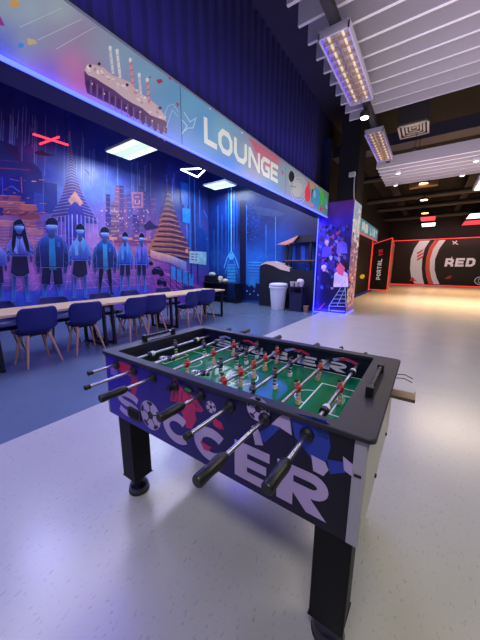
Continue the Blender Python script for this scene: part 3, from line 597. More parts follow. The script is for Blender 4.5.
# sideboard with its things
m_dk = mat('dark_laminate', (22, 24, 40), .4, noise=.15, nscale=8)
sb = thing('sideboard', 'dark console table by the end wall of the lounge', 'console table', (-5.05, 7.45, 0))
build('tabletop', MB().box(-5.85, -4.26, 7.22, 7.72, .71, .75), m_dk, sb, bevel=.005)
for x in (-5.82, -4.33): build('side_panel', MB().box(x, x+.04, 7.25, 7.70, 0, .71), m_dk, sb)
build('back_panel', MB().box(-5.78, -5.0, 7.64, 7.68, .05, .71), m_dk, sb); build('shelf', MB().box(-5.78, -4.33, 7.28, 7.68, .22, .25), m_dk, sb)
for x in (-5.0, -4.68): build('leg', MB().box(x, x+.03, 7.26, 7.29, 0, .71), m_leg, sb)
cr = thing('storage_box', 'black open box standing on the dark sideboard', 'box', (-5.5, 7.45, .75))
bb = MB(); bb.box(-5.82, -5.22, 7.30, 7.34, .751, 1.0); bb.box(-5.82, -5.22, 7.58, 7.62, .751, 1.0); bb.box(-5.82, -5.78, 7.34, 7.58, .751, 1.0); bb.box(-5.26, -5.22, 7.34, 7.58, .751, 1.0); bb.box(-5.78, -5.26, 7.34, 7.58, .751, .97)
build('body', bb, mat('black_plastic', (14, 14, 22), .5), cr, bevel=.006)
build('rim', MB().box(-5.83, -5.21, 7.29, 7.31, .97, 1.0).box(-5.83, -5.21, 7.61, 7.63, .97, 1.0), mat('black_plastic'), cr)
def lump(name, x, y, z, sx, sy, sz, m, label, cat, seed):
    random.seed(seed); mb = MB(); mb.ball((x, y, z+sz*.95), 1, n=12, sq=(sx, sy, sz))
    for v in mb.v: v += Vector((random.uniform(-.1, .1)*sx, random.uniform(-.1, .1)*sy, random.uniform(-.12, .1)*sz)); v.z = max(v.z, z+.001)
    return tag(build(name, mb, m, smooth=False, loc=(x, y, z)), label, cat)
m_bag = mat('pale_paper_bag', (226, 206, 170), .7, noise=.15, nscale=30); m_bag2 = mat('pale_wrap', (196, 206, 190), .5, noise=.2, nscale=30)
lump('snack_bag', -5.53, 7.44, .97, .17, .1, .09, m_bag2, 'pale green snack bag on the black box', 'bag', 1)
lump('snack_bag', -5.10, 7.42, .75, .11, .09, .13, m_bag, 'tall cream snack bag beside the black box', 'bag', 2)
lump('snack_bag', -4.84, 7.40, .75, .13, .09, .08, m_bag, 'low cream snack bag on the right of the sideboard top', 'bag', 3)

# kiosk
m_hood = mat('beige_hood', (216, 186, 172), .55, noise=.1, nscale=6); m_roof = mat('terracotta_roof', (226, 156, 130), .55, noise=.12, nscale=10)
m_kd = mat('kiosk_dark', (15, 16, 30), .5)
ki = thing('kiosk', 'dark serving kiosk with curved beige hood and sloped roof behind the bins', 'kiosk', (-2.4, 7.5, 0))
prof = [(-3.36, 0), (-3.36, 1.33), (-3.28, 1.43), (-3.1, 1.50), (-2.85, 1.52), (-2.55, 1.45), (-2.2, 1.30), (-1.75, 1.22), (-1.4, 1.22), (-1.4, 0)]
build('cabinet', MB().prism(prof, 'y', 7.42, 7.76), m_kd, ki)
hood = MB(); top = [(-3.33, 1.385), (-3.28, 1.44), (-3.1, 1.51), (-2.85, 1.53), (-2.55, 1.46), (-2.22, 1.315)]
lo = [(x, z-d) for (x, z), d in zip(top, (.0, .03, .06, .14, .20, .12))]
for (a, b, c_, d) in zip(top, top[1:], lo, lo[1:]):
    hood.poly([(a[0], 7.74, a[1]+.003), (b[0], 7.74, b[1]+.003), (b[0], 7.40, b[1]+.003), (a[0], 7.40, a[1]+.003)]); hood.poly([(a[0], 7.40, a[1]+.003), (b[0], 7.40, b[1]+.003), (d[0], 7.40, d[1]), (c_[0], 7.40, c_[1])])
build('hood', hood, m_hood, ki)
for x in (-2.42, -2.28, -1.62): build('post', MB().box(x-.035, x+.035, 7.55, 7.62, 1.2, 2.12), m_kd, ki)
build('roof', MB().prism([(-2.72, 2.07), (-2.30, 2.20), (-1.98, 2.31), (-2.16, 2.12), (-2.38, 2.05)], 'y', 7.42, 7.72), m_roof, ki)
build('roof_frame', MB().prism([(-2.35, 2.11), (-1.98, 2.32), (-1.38, 2.32), (-1.38, 2.10)], 'y', 7.5, 7.70).box(-2.5, -1.4, 7.45, 7.6, 1.48, 1.54), m_kd, ki)
build('menu_rail', MB().box(-2.42, -1.4, 7.44, 7.46, 1.54, 1.56), mat('warm_rail', (150, 100, 90), .5), ki)

# bins and cups
bn = thing('waste_bin', 'white tapered plastic waste bin with rim in front of the kiosk', 'bin', (-2.43, 7.05, 0))
build('body', MB().lathe([(.20, 0), (.21, .02), (.275, .70), (.275, .72)], -2.43, 7.05, 28), mat('white_plastic', (224, 226, 236), .4), bn, smooth=True)
build('rim', MB().lathe([(.285, .68), (.30, .69), (.30, .74), (.27, .75)], -2.43, 7.05, 28), mat('white_plastic'), bn, smooth=True)
build('lid', MB().lathe([(.28, .765), (.30, .775), (.29, .81), (.22, .84), (.10, .85)], -2.43, 7.05, 28), mat('white_plastic'), bn, smooth=True)
build('gap_band', MB().lathe([(.262, .745), (.262, .768)], -2.43, 7.05, 28), m_kd, bn)
b2 = thing('waste_bin', 'dark square waste bin topped with paper cups', 'bin', (-1.78, 7.1, 0))
build('body', MB().box(-1.98, -1.58, 6.92, 7.28, 0, .52), mat('dark_bin', (36, 36, 66), .35), b2, bevel=.015)
build('upper_frame', MB().box(-1.99, -1.57, 6.91, 7.29, .52, .56).box(-1.99, -1.57, 6.91, 7.29, .72, .76).box(-1.99, -1.95, 6.91, 6.95, .56, .72).box(-1.61, -1.57, 6.91, 6.95, .56, .72).box(-1.97, -1.59, 7.2, 7.28, .56, .72), mat('dark_bin'), b2)
m_cup = mat('paper_cup', (222, 206, 206), .6); m_cupb = mat('kraft_cup', (196, 140, 110), .6)
def cup(x, y, z, s_, m, label, group=None):
    o = build('paper_cup', MB().lathe([(.030*s_, 0), (.031*s_, .002), (.042*s_, .095*s_), (.045*s_, .10*s_), (.040*s_, .10*s_), (.029*s_, .006)], 0, 0, 14), m, smooth=True)
    o.location = (x, y, z); return tag(o, label, 'cup', group)
random.seed(4)
for x, y, z, l in ((-1.925, 6.97, .761, 'far left'), (-1.78, 6.98, .761, 'second'), (-1.635, 6.97, .761, 'rightmost')):
    cup(x, y, z, 1.5, m_cup, {'far left': 'leftmost pale paper cup on top of the dark bin', 'second': 'middle of the three pale paper cups on the dark bin', 'rightmost': 'rightmost pale paper cup on top of the dark bin'}[l], 'cups on the dark bin')
lump('crumpled_paper', -1.74, 7.16, .761, .13, .075, .12, m_cup, 'crumpled white paper sticking up behind the cups on the dark bin', 'paper', 6)
cup(-1.47, 7.02, 0, 1.9, m_cupb, 'kraft paper cup standing on the floor beside the dark bin')

# ================================================================== LOUNGE LIGHTS
m_panel = mat('led_panel', (235, 255, 235), .4, emit=1.25, ecol=(222, 255, 226)); m_fr = mat('light_frame', (210, 215, 225), .4)
m_dim = mat('led_panel_dim', (190, 220, 190), .4, emit=1.08, ecol=(206, 250, 212))
m_cable = mat('thin_cable', (24, 24, 60), .6)
def panel_light(x0, x1, y0, y1, z, label):
    t = thing('ceiling_light', label, 'ceiling light', ((x0+x1)/2, (y0+y1)/2, z), 'lit panel lights of the lounge')
    build('frame', MB().box(x0, x1, y0, y1, z+.01, z+.06), m_fr, t)
    w_ = (y1-y0)/3
    for k in range(3): build('diffuser', MB().box(x0+.03, x1-.03, y0+k*w_+.015, y0+(k+1)*w_-.015, z, z+.012), m_panel if k != 1 else m_dim, t)
    for x in (x0+.15, x1-.15): build('suspension_cable', MB().tube([(x, (y0+y1)/2, z+.06), (x, (y0+y1)/2, 4.99)], .004, 6), m_cable, t)
panel_light(-5.38, -4.17, 3.32, 3.99, 4.1, 'bright panel light above the mural, left of the triangle light')
panel_light(-5.32, -4.34, 6.78, 7.42, 4.1, 'bright panel light nearer the corner, right of the triangle light')
m_neonw = mat('neon_white', (235, 240, 255), .4, emit=5, ecol=(225, 232, 255)); m_neonr = mat('neon_red', (255, 50, 60), .4, emit=3.6, ecol=(255, 44, 58))
tv = [at_z(q, 4.05) for q in ((181, 169.5), (207, 168), (197.5, 177))]
tr = thing('hanging_neon_light', 'white triangular neon ceiling light between the panel lights', 'neon light', tv[0])
mb = MB()
for a, b in zip(tv, tv[1:]+tv[:1]): mb.tube([a, b], .021, 8)
build('neon_tube', mb, m_neonw, tr)
for a in tv: build('suspension_cable', MB().tube([a, (a.x, a.y, 4.99)], .004, 6), m_cable, tr)
xv = [at_z(q, 4.0) for q in ((33, 134), (68, 145), (40, 144), (59, 137))]
nx = thing('hanging_neon_light', 'red X shaped neon light over the left end of the mural', 'neon light', xv[0])
build('neon_tube', MB().tube([xv[0], xv[1]], .020, 8), m_neonr, nx); build('neon_tube', MB().tube([xv[2], xv[3]], .018, 8), m_neonr, nx)
for a in (xv[0], xv[1]): build('suspension_cable', MB().tube([a, (a.x, a.y, 4.99)], .004, 6), m_cable, nx)
# ================================================================== FOOSBALL TABLE
m_top = mat('charcoal_laminate', (42, 43, 54), .5, noise=.06, nscale=60, spec=.35)
m_cab = mat('navy_cabinet', (24, 22, 44), .4)
m_cream = mat('cream_side', (206, 204, 196), .45)
m_strip = mat('grey_corner_strip', (176, 172, 186), .4)
m_chrome = mat('chrome', (186, 186, 194), .36, metal=1)
m_rub = mat('black_rubber', (20, 20, 24), .5)
m_grip = mat('black_grip', (24, 24, 27), .42)
m_legb = mat('black_leg', (15, 14, 19), .55, noise=.1, nscale=40, spec=.2)
m_wht = mat('white_plastic'); m_art = mat('printed_board', vc=True, rough=.34, spec=.3)
FT = thing('foosball_table', 'large foosball table with SOCCER graphics on a navy cabinet and black legs', 'foosball table', (.7, .4, 0))
X0, X1, Ya, Yb, ZBt, ZTp = .012, 1.376, .012, .788, .512, .875
cab = MB(); cab.box(X0, X1, Ya, Ya+.03, ZBt, ZTp); cab.box(X0, X1, Yb-.03, Yb, ZBt, ZTp); cab.box(X0, .09, Ya+.03, Yb-.03, ZBt, ZTp); cab.box(1.285, X1, Ya+.03, Yb-.03, ZBt, ZTp); cab.box(.09, 1.285, Ya+.03, Yb-.03, ZBt, ZBt+.02)
build('cabinet', cab, m_cab, FT)
# rounded table top with opening
def rrect(x0, x1, y0, y1, r, n=5):
    p = []
    for cx, cy, a0 in ((x1-r, y1-r, 0), (x0+r, y1-r, 90), (x0+r, y0+r, 180), (x1-r, y0+r, 270)):
        p += [(cx+r*math.cos(math.radians(a0+90*k/n)), cy+r*math.sin(math.radians(a0+90*k/n))) for k in range(n+1)]
    return p
o_ = rrect(0, 1.40, 0, .80, .022); i_ = rrect(.092, 1.283, .046, .748, .012)
tp = MB(); n = len(o_)
for ring, z in ((o_, .875), (o_, .887), ([((x-.7)*.9965+.7, (y-.4)*.994+.4) for x, y in o_], .890), (i_, .890), (i_, .875)): tp.v += [Vector((x, y, z)) for x, y in ring]
for j in range(5):
    for k in range(n): a, b = j*n, ((j+1) % 5)*n; tp.face((a+k, a+(k+1) % n, b+(k+1) % n, b+k), (60, 60, 70))
build('top_rim', tp, m_top, FT)
# playfield
ZF = .757
def fz(p): return (p[0], p[1], ZF)
P = Paint(fz, (0, 0, 1))
def gcol(p):
    st = .92 if int((p.x+.02)/.085) % 2 else 1.06
    return tuple(x*st for x in (18, 118, 74))
P.grid(lambda u, v: Vector((u, v, ZF)), .09, 1.285, .042, .758, 28, 4, gcol)
wl = (226, 240, 232)
def rect(x0, x1, y0, y1, w_=.007): P.path([(x0, y0), (x1, y0), (x1, y1), (x0, y1)], w_, wl, closed=True)
rect(.10, 1.275, .05, .75); P.line((.69, .05), (.69, .75), .006, wl); P.ring(.69, .40, .088, .088, .007, wl, 40); P.ell(.69, .40, .012, .012, wl)
rect(.10, .30, .22, .58); rect(.10, .18, .30, .50); rect(1.075, 1.275, .22, .58); rect(1.195, 1.275, .30, .50)
P.ring(.30, .40, .07, .07, .006, wl, 16, -PI/2, PI/2); P.ring(1.075, .40, .07, .07, .006, wl, 16, PI/2, 3*PI/2)
for x, y in ((.42, .30), (.96, .50), (.42, .52), (.98, .26)): P.ell(x, y, .006, .006, wl)
build('playfield', P.mb, mat('glossy_field', vc=True, rough=.2, spec=.3), FT)

# graphics shared by the front panel and the inner boards
LAV = (196, 176, 226)
def soccer_ball(P, cx, cy, r, white=LAV, dk=(24, 20, 54)):
    P.ell(cx, cy, r, r, white, 24); P.ell(cx, cy, r*.33, r*.33, dk, 5, PI/2)
    for k in range(5):
        a = PI/2+2*PI*k/5; P.line((cx+r*.33*math.cos(a), cy+r*.33*math.sin(a)), (cx+r*.66*math.cos(a), cy+r*.66*math.sin(a)), r*.09, dk)
        P.poly([(cx+r*q*math.cos(a+d), cy+r*q*math.sin(a+d)) for q, d in ((.66, 0), (.80, .32), (.97, .24), (.97, -.24), (.80, -.32))], dk)
YF = Ya-.0012
P = Paint(lambda p: (p[0], YF, p[1]), (0, -1, 0))
def bgc(p):
    t = p.x/1.376; return mixc(mixc((56, 30, 196), (38, 26, 120), min(1, t*2)), (17, 15, 28), max(0, t*2-1))  # bluer at the left: LED light painted into the board's colour
P.grid(lambda u, v: Vector((u, YF, v)), X0+.012, 1.346, ZBt, ZTp-.002, 40, 6, bgc)
def fp(px, py): v = at_y((px, py), YF); return (v.x, v.z)
def FA(pts): return [fp(95+u/4, 370+v/4) for u, v in pts]
def FB(pts): return [fp(180+u/3, 380+v/3) for u, v in pts]
MAG = (206, 44, 112); BLU = (44, 66, 178)
# red striker at the left end
P.poly([fp(*q) for q in ((115, 360), (128, 364), (135, 370), (138, 384), (134.5, 398), (131, 391), (131, 377), (118, 370))], (196, 40, 92))
P.poly([fp(*q) for q in ((110, 366), (118, 371), (117, 377), (111, 374))], (150, 120, 220)); P.poly([fp(*q) for q in ((131, 372), (135, 374), (135, 382), (131.5, 380))], (160, 60, 140))
# magenta player
P.poly(FA([(310, 28), (322, 24), (336, 62), (372, 88), (402, 112), (434, 160), (426, 170), (400, 165), (406, 200), (386, 236), (364, 230), (346, 160), (338, 132), (300, 122), (305, 90), (322, 60)]), MAG)
for a, b in (((320, 70), (312, 118)), ((335, 72), (328, 126)), ((350, 84), (344, 134)), ((352, 130), (392, 128)), ((372, 96), (408, 150))): q = FA([a, b]); P.line(q[0], q[1], .006, (110, 24, 90))
P.poly(FA([(470, 205), (500, 225), (505, 240), (476, 222)]), MAG)
P.poly([fp(212, 416), fp(222, 423), fp(224, 430), fp(214, 423)], MAG)
soccer_ball(P, fp(211, 407)[0], fp(211, 407)[1], .026); 
# blue player on the right with ball
P.poly(FB([(285, 85), (440, 120), (446, 160), (452, 200), (440, 242), (402, 246), (392, 232), (345, 170), (330, 100)]), BLU)
P.poly(FB([(274, 132), (300, 108), (328, 96), (336, 166), (300, 142)]), LAV)
P.poly(FB([(226, 166), (274, 132), (302, 142), (254, 188), (240, 170)]), BLU); P.poly(FB([(214, 138), (228, 134), (240, 160), (250, 196), (226, 194)]), LAV)
P.poly(FB([(394, 224), (436, 246), (446, 270), (430, 288), (400, 272)]), LAV); P.poly([fp(*q) for q in ((327, 459), (348, 463), (349, 472), (330, 474))], BLU); P.poly([fp(*q) for q in ((343, 456), (355, 466), (353, 477), (344, 470))], LAV)
P.poly([fp(*q) for q in ((312, 416), (330, 424), (328, 440), (318, 436))], (30, 46, 130))
soccer_ball(P, fp(258, 409)[0], fp(258, 409)[1], .047)
# the word, its O a ball
zA, zB = .545, .700
P.k += 2
def fat(P, cells, z0, z1, c, tv):
    h = z1-z0; th = h*.245
    for ch, x0, x1 in cells:
        w = x1-x0; Q = lambda pts: [(x0+a*w, z0+b*h) for a, b in pts]
        if ch == 'E': P.poly(Q([(0, 0), (1, 0), (1, .245), (.38, .245), (.38, .385), (.92, .385), (.92, .615), (.38, .615), (.38, .755), (1, .755), (1, 1), (0, 1)]), c)
        elif ch == 'R':
            P.poly(Q([(0, 0), (.34, 0), (.34, 1), (0, 1)]), c); P.poly(Q([(.34, .45), (.62, .45), (1, 0), (.62, 0), (.34, .34)]), c)
            a = h*.115; P.path([(x0+.1*w, z1-a)]+[(x0+.68*w+(.32*w-a)*math.cos(t), z0+.69*h+(.31*h-a)*math.sin(t)) for t in [PI/2-PI*k/10 for k in range(11)]]+[(x0+.1*w, z0+.38*h+a)], 2*a, c)
        elif ch == 'C': P.path([(x0+w/2+(w/2-tv/2)*math.cos(t), z0+h/2+(h/2-tv*.42)*math.sin(t)) for t in [math.radians(42+276*k/24) for k in range(25)]], tv*.86, c)
        elif ch == 'S':
            t_ = h*.235; a = (h-t_)/4; cy1, cy2 = z1-t_/2-a, z0+t_/2+a; rx = w/2-t_/2
            P.path([(x0+w/2+rx*math.cos(t), cy1+a*math.sin(t)) for t in [math.radians(20+250*k/12) for k in range(13)]]+[(x0+w/2+rx*math.cos(t), cy2+a*math.sin(t)) for t in [math.radians(80-240*k/12) for k in range(13)]], t_, c)
fat(P, [('S', .11, .325), ('C', .495, .69), ('C', .70, .90), ('E', .922, 1.075), ('R', 1.106, 1.285)], zA, zB, LAV, .052)
soccer_ball(P, .402, .622, .078)
P.poly([fp(*q) for q in ((200, 440), (206, 444), (212, 447), (208, 451), (204, 449))], MAG)
build('front_graphics', P.mb, m_art, FT)['label'] = 'printed front board reading SOCCER with players and balls'
# inner boards
YI = Yb-.0312
P = Paint(lambda p: (p[0], YI, p[1]), (0, -1, 0))
P.grid(lambda u, v: Vector((u, YI, v)), .09, 1.285, ZF, .866, 20, 3, lambda p: mixc((26, 22, 70), (22, 22, 40), p.x/1.3))
fat(P, [('S', .20, .36), ('C', .50, .64), ('C', .68, .82), ('E', .86, .98), ('R', 1.01, 1.15)], .770, .824, (220, 214, 236), .026); soccer_ball(P, .425, .80, .030, (220, 214, 236))
for x, s_ in ((.25, 1), (.55, -1), (.78, 1), (.93, -1), (1.08, 1), (1.2, -1)):
    P.poly([(x, .826), (x+.05*s_, .846), (x+.09*s_, .838), (x+.10*s_, .850), (x+.05*s_, .860), (x-.01*s_, .842)], (150, 160, 220) if s_ > 0 else (190, 50, 100))
build('inner_board', P.mb, m_art, FT)
ib = MB(); ib.box(.09, .0915, .042, .757, ZF, .864); ib.box(1.2835, 1.285, .042, .757, ZF, .864); ib.box(.09, 1.285, .042, .0435, ZF, .864)
build('inner_board', ib, m_cab, FT)
for x, dx in ((.0925, .002), (1.2805, .002)): build('goal_mouth', MB().box(x, x+dx, .30, .50, ZF+.002, .825), m_rub, FT)
# trims
build('corner_strip', MB().box(1.346, 1.379, Ya-.003, Ya+.012, ZBt, ZTp-.001), m_strip, FT, bevel=.002)
build('corner_strip', MB().box(X0-.002, X0+.012, Ya-.003, Ya+.012, ZBt, ZTp-.001), m_strip, FT)
build('end_panel', MB().box(X1, X1+.006, Ya+.012, Yb, ZBt, ZTp-.001), m_cream, FT)
for y, z in ((.30, .56), (.30, .82), (.62, .56), (.62, .82)): build('bolt', MB().tube([(X1+.005, y, z), (X1+.013, y, z)], .008, 10), m_rub, FT)
build('latch_plate', MB().box(1.352, 1.372, Ya-.006, Ya-.003, .755, .762), m_rub, FT)
# ball return cup and serving hole
cup_ = MB(); pr = rrect(.212, .326, .553, .617, .022); cup_.prism(pr, 'y', Ya-.010, Ya-.001); build('ball_return', cup_, m_rub, FT, bevel=.003)
build('ball_return_hollow', MB().prism(rrect(.224, .314, .563, .607, .016), 'y', Ya-.0112, Ya-.0095), mat('deep_black', (4, 4, 6), .8), FT)
gx, gz = fp(188.7, 389.3)
build('serving_hole', MB().prism([(gx+.030*math.cos(2*PI*k/20), gz+.014*math.sin(2*PI*k/20)) for k in range(20)], 'y', Ya-.007, Ya-.001), m_rub, FT)
build('serving_hole_inside', MB().prism([(gx+.020*math.cos(2*PI*k/20), gz+.008*math.sin(2*PI*k/20)) for k in range(20)], 'y', Ya-.0085, Ya-.006), mat('hole_green', (60, 130, 84), .4), FT)
# legs with levelling feet
for lx in (.082, 1.245):
    for ly in (.02, .60):
        if lx > 1 and ly > .5: lx -= .045
        lg = build('leg', MB().prism([(lx, ly), (lx+.118, ly), (lx+.118, ly+.118), (lx, ly+.118)], 'z', .115, ZBt), m_legb, FT, bevel=.004)
        cx, cy = lx+.059, ly+.059
        build('levelling_foot', MB().lathe([(.055, 0), (.058, .004), (.058, .030), (.050, .050), (.036, .066), (.030, .117)], cx, cy, 24), mat('dark_chrome', (90, 90, 100), .2, metal=1), lg, smooth=True)
        build('foot_pad', MB().lathe([(.060, 0), (.061, .004), (.0605, .013), (.0585, .014)], cx, cy, 24), m_rub, lg)
build('cross_bar', MB().tube([(.157, .13, .47), (.157, .66, .47)], .012, 10), m_chrome, FT)
# score counters on the end rims
def counter(x, y0, y1):
    c = build('score_counter', MB().box(x-.014, x+.014, y0, y1, .889, .893), m_rub, FT)
    for q in (y0, y1-.026): build('post', MB().box(x-.013, x+.013, q, q+.026, .892, .930), m_rub, c, bevel=.004)
    build('counter_rod', MB().tube([(x, y0+.01, .918), (x, y1-.01, .918)], .006, 8), m_chrome, c)
    b = MB(); k = y0+.03
    while k < y1-.05: b.box(x-.007, x+.007, k, k+.024, .911, .925); k += .026
    build('counter_bead', b, m_grip, c, bevel=.002)
counter(1.338, .26, .555); counter(.046, .245, .50)
# side tray and hooks on the right end
tray = MB(); tray.box(X1+.006, X1+.105, .64, .745, .742, .747); tray.box(X1+.099, X1+.105, .64, .745, .747, .757); tray.box(X1+.006, X1+.105, .64, .645, .747, .757)
build('side_tray', tray, mat('worn_brass', (120, 108, 94), .3, metal=.9), FT)
for y, dz in ((.76, 0), (.80, .006)): build('wire_hook', MB().tube([(X1+.005, y, .80+dz), (X1+.05, y+.006, .805+dz), (X1+.085, y-.004, .795+dz)], .0022, 6), m_rub, FT)

# rods
ZR = .832
RX = [.138+.1525*i for i in range(8)]
YN = [-.142, -.231, -.246, -.032, -.202, -.224, -.333, -.254]; YFAR = [1.03, 1.085, .93, 1.05, .90, 1.005, 1.03, .99]
HN = [0, 0, 1, 0, 1, 0, 1, 1]
PY = [[.425], [.24, .535], [.23, .45, .66], [.19, .33, .48, .58, .71], [.165, .30, .425, .55, .70], [.17, .375, .56], [.30, .595], [.405]]
BUMP = [[.24, .63], [.12, .66], [.10, .74], [.09, .74], [.085, .74], [.09, .73], [.12, .745], [.205, .645]]
LYING = {(1, 0), (3, 0)}
RED = (196, 36, 52); NAVY = (34, 38, 96)
def player_mb(shirt):
    mb = MB(); c = (236, 226, 216)
    mb.prism([(-.010, -.013), (.010, -.013), (.013, -.004), (.012, .006), (-.012, .006), (-.013, -.004)], 'z', -.071, -.050, (235, 235, 235) if shirt == NAVY else (224, 190, 160))
    for k in range(4): mb.tube([(0, 0, -.050+k*.009), (0, 0, -.041+k*.009)], .0085+.0008*k, 10, [(40, 40, 50), (230, 226, 220)][k % 2] if shirt == NAVY else [(226, 170, 130), (236, 226, 220)][k % 2])
    mb.lathe([(.010, -.018), (.013, -.012), (.0145, .002), (.015, .010), (.010, .016), (.005, .019)], 0, 0, 12, shirt)
    for s_ in (-1, 1): mb.tube([(s_*.013, 0, .014), (s_*.019, .001, .004), (s_*.017, .002, -.010)], [.006, .0055, .004], 8, mixc(shirt, (220, 180, 150), .25))
    mb.ball((0, 0, .030), .0112, (226, 176, 146), n=10); mb.ball((0, -.0015, .0345), .0112, (20, 17, 22), n=10, sq=(1, 1, .8)); return mb
m_pl = mat('player_plastic', vc=True, rough=.4)
pmesh = {}
for i in range(8):
    x = RX[i]; yn_, yf = YN[i], YFAR[i]; team = RED if HN[i] else NAVY
    rod = build('rod', MB().tube([(x, yn_+.01, ZR), (x, yf-.01, ZR)], .0075, 12), m_chrome, FT, smooth=True)
    for near_ in (0, 1):
        yy, s_ = (yn_, 1) if near_ else (yf, -1)
        if (near_ and HN[i]) or (not near_ and not HN[i]):
            pr = [(0, .0145), (.004, .0175), (.05, .0165), (.085, .0185), (.108, .0165), (.118, .011)]
            build('handle', MB().tube([(x, yy+s_*d, ZR) for d, r in pr], [r for d, r in pr], 12), m_grip, rod, smooth=True)
        else: build('end_cap', MB().tube([(x, yy, ZR), (x, yy+s_*.022, ZR)], .0115, 12), m_rub, rod, smooth=True)
    for yy, d in ((Ya-.002, -1), (Yb+.002, 1)): build('bearing', MB().tube([(x, yy-d*.002, ZR), (x, yy+d*.008, ZR), (x, yy+d*.016, ZR)], [.024, .023, .014], 18), m_rub, FT, smooth=True)
    for by in BUMP[i]:
        build('bumper', MB().tube([(x, by-.014, ZR), (x, by-.005, ZR), (x, by+.005, ZR), (x, by+.014, ZR)], [.0125, .0155, .0155, .0125], 14), m_rub if i not in (0, 7) else m_wht, rod, smooth=True)
        if i in (0, 7): build('bumper', MB().tube([(x, by-.036, ZR), (x, by-.015, ZR)], .0165, 14), m_rub, rod, smooth=True)
    for k, py in enumerate(PY[i]):
        if (team == RED) not in pmesh:
            o = build('player', player_mb(team), m_pl, rod, smooth=True)
            for v in o.data.vertices: v.co += FT.location       # undo the root shift: the figure is modelled about its rod
            pmesh[team == RED] = o.data
        else:
            o = bpy.data.objects.new('player', pmesh[team == RED]); COL.objects.link(o); o.parent = rod
        o.location = Vector((x, py, ZR))-FT.location
        o.rotation_euler = (random.uniform(-.12, .12), 0, 0)
        o.rotation_euler.z = -PI/2 if HN[i] else PI/2
        if (i, k) in LYING: o.rotation_euler = (1.45, 0, PI/2)
# ball on the field
P = MB(); P.ball((.675, .425, ZF+.0185), .0175, (232, 232, 226), n=14)
for a, b in ((0, 0), (1.1, .5), (2.2, -.3), (3.6, .4), (5, -.2), (.6, 1.1), (3, 1.2), (4.5, 1.1), (-.9, .2), (-2, .6)):
    d = Vector((math.cos(a)*math.cos(b), math.sin(a)*math.cos(b), math.sin(b))); c_ = Vector((.675, .425, ZF+.0185))+d*.0174; u = d.orthogonal().normalized(); v = d.cross(u)
    P.poly([c_+d*.0004+(u*math.cos(2*PI*k/5)+v*math.sin(2*PI*k/5))*.0058 for k in range(5)], (20, 20, 24))
fb = build('soccer_ball', P, m_pl, loc=(.675, .425, ZF)); tag(fb, 'small black and white ball lying in the centre circle of the table', 'ball')
# ================================================================== CEILING THINGS
m_baf = mat('white_baffle', (206, 200, 214), .6)
ORD = 'first second third fourth fifth sixth seventh eighth ninth tenth eleventh twelfth'.split()
def baffles(x0, x1, ys, z0, z1, th, label, group):
    p = None; labs = [label % ORD[len(ys)-1-i] for i in range(len(ys))]
    for y in ys:
        if p is None:
            p = build('ceiling_baffle', MB().box(x0, x1, y, y+th, z0, z1), m_baf, loc=(x0, ys[0], z0)); tag(p, labs[0], 'ceiling baffle', group)
            y0_ = y
        else:
            o = p.copy(); COL.objects.link(o); o.location.y += y-y0_; o['label'] = labs[list(ys).index(y)]
baffles(.085, 7.0, [1.46+.272*i for i in range(12)], 3.76, 4.02, .035, 'long white ceiling baffle blade above the table, %s from the spotlight end of its row', 'white baffles above the table')
baffles(.20, 7.0, [6.62+.27*i for i in range(7)], 3.58, 3.80, .045, 'white ceiling baffle blade farther down the hall, %s from the far end of its row', 'white baffles farther down the hall')
for ys, zz in (((1.3, 4.6), 4.02), ((6.5, 8.4), 3.80)):
    t = build('baffle_carrier', MB().box(.9, .94, ys[0], ys[1], zz, zz+.04), mat('dark_rail', (40, 36, 46), .6), loc=(.92, ys[0], zz))
    for yy in (ys[0]+.3, ys[1]-.3): build('suspension_cable', MB().tube([(.92, yy, zz+.03), (.92, yy, 5.59)], .006, 6), mat('dark_rail'), t)
    tag(t, 'dark carrier rail hanging the '+('near' if zz > 4 else 'far')+' white ceiling baffles', 'ceiling rail')
rail = build('ceiling_rail', MB().box(.40, .48, .9, 8.3, 3.66, 3.74), mat('dark_rail'), loc=(.44, 4, 3.66)); tag(rail, 'dark ceiling rail running over the louvre lights', 'ceiling rail')
m_lfr = mat('fixture_white', (196, 190, 210), .4); m_refl = mat('louvre_mirror', (220, 200, 170), .22, metal=.8); m_tube = mat('fluorescent_tube', (230, 210, 180), .4, emit=.32, ecol=(255, 226, 190)); m_uv = mat('violet_edge', (110, 90, 230), .4, emit=.5, ecol=(110, 80, 255))
def louvre(x0, x1, y0, y1, z, label):
    t = thing('ceiling_louvre_light', label, 'ceiling light', ((x0+x1)/2, (y0+y1)/2, z), 'louvre lights on the rail')
    f = MB(); f.box(x0, x1, y0, y1, z+.055, z+.075); f.box(x0, x0+.014, y0, y1, z, z+.056); f.box(x1-.014, x1, y0, y1, z, z+.056); f.box(x0, x1, y0, y0+.014, z, z+.056); f.box(x0, x1, y1-.014, y1, z, z+.056)
    build('housing', f, m_lfr, t)
    build('edge_glow', MB().box(x0+.014, x0+.02, y0+.02, y1-.02, z+.01, z+.05).box(x1-.02, x1-.014, y0+.02, y1-.02, z+.01, z+.05), m_uv, t)
    xm = (x0+x1)/2; g = MB(); g.box(xm-.012, xm+.012, y0+.014, y1-.014, z+.006, z+.05)
    n = 11
    for k in range(1, n):
        y = y0+(y1-y0)*k/n; g.box(x0+.02, x1-.02, y-.004, y+.004, z+.006, z+.045)
    build('louvre', g, m_refl, t)
    for s_ in (-1, 1):
        xx = xm+s_*(x1-x0)*.23; build('tube', MB().tube([(xx, y0+.03, z+.035), (xx, y1-.03, z+.035)], .014, 8), m_tube, t, smooth=True)
    build('bracket', MB().box(xm-.03, xm+.03, y0+.2, y0+.26, z+.07, z+.12).box(xm-.03, xm+.03, y1-.26, y1-.2, z+.07, z+.12), mat('dark_rail'), t)
louvre(.285, .585, 2.33, 3.70, 3.585, 'louvred twin tube ceiling light above the table, the nearer one')
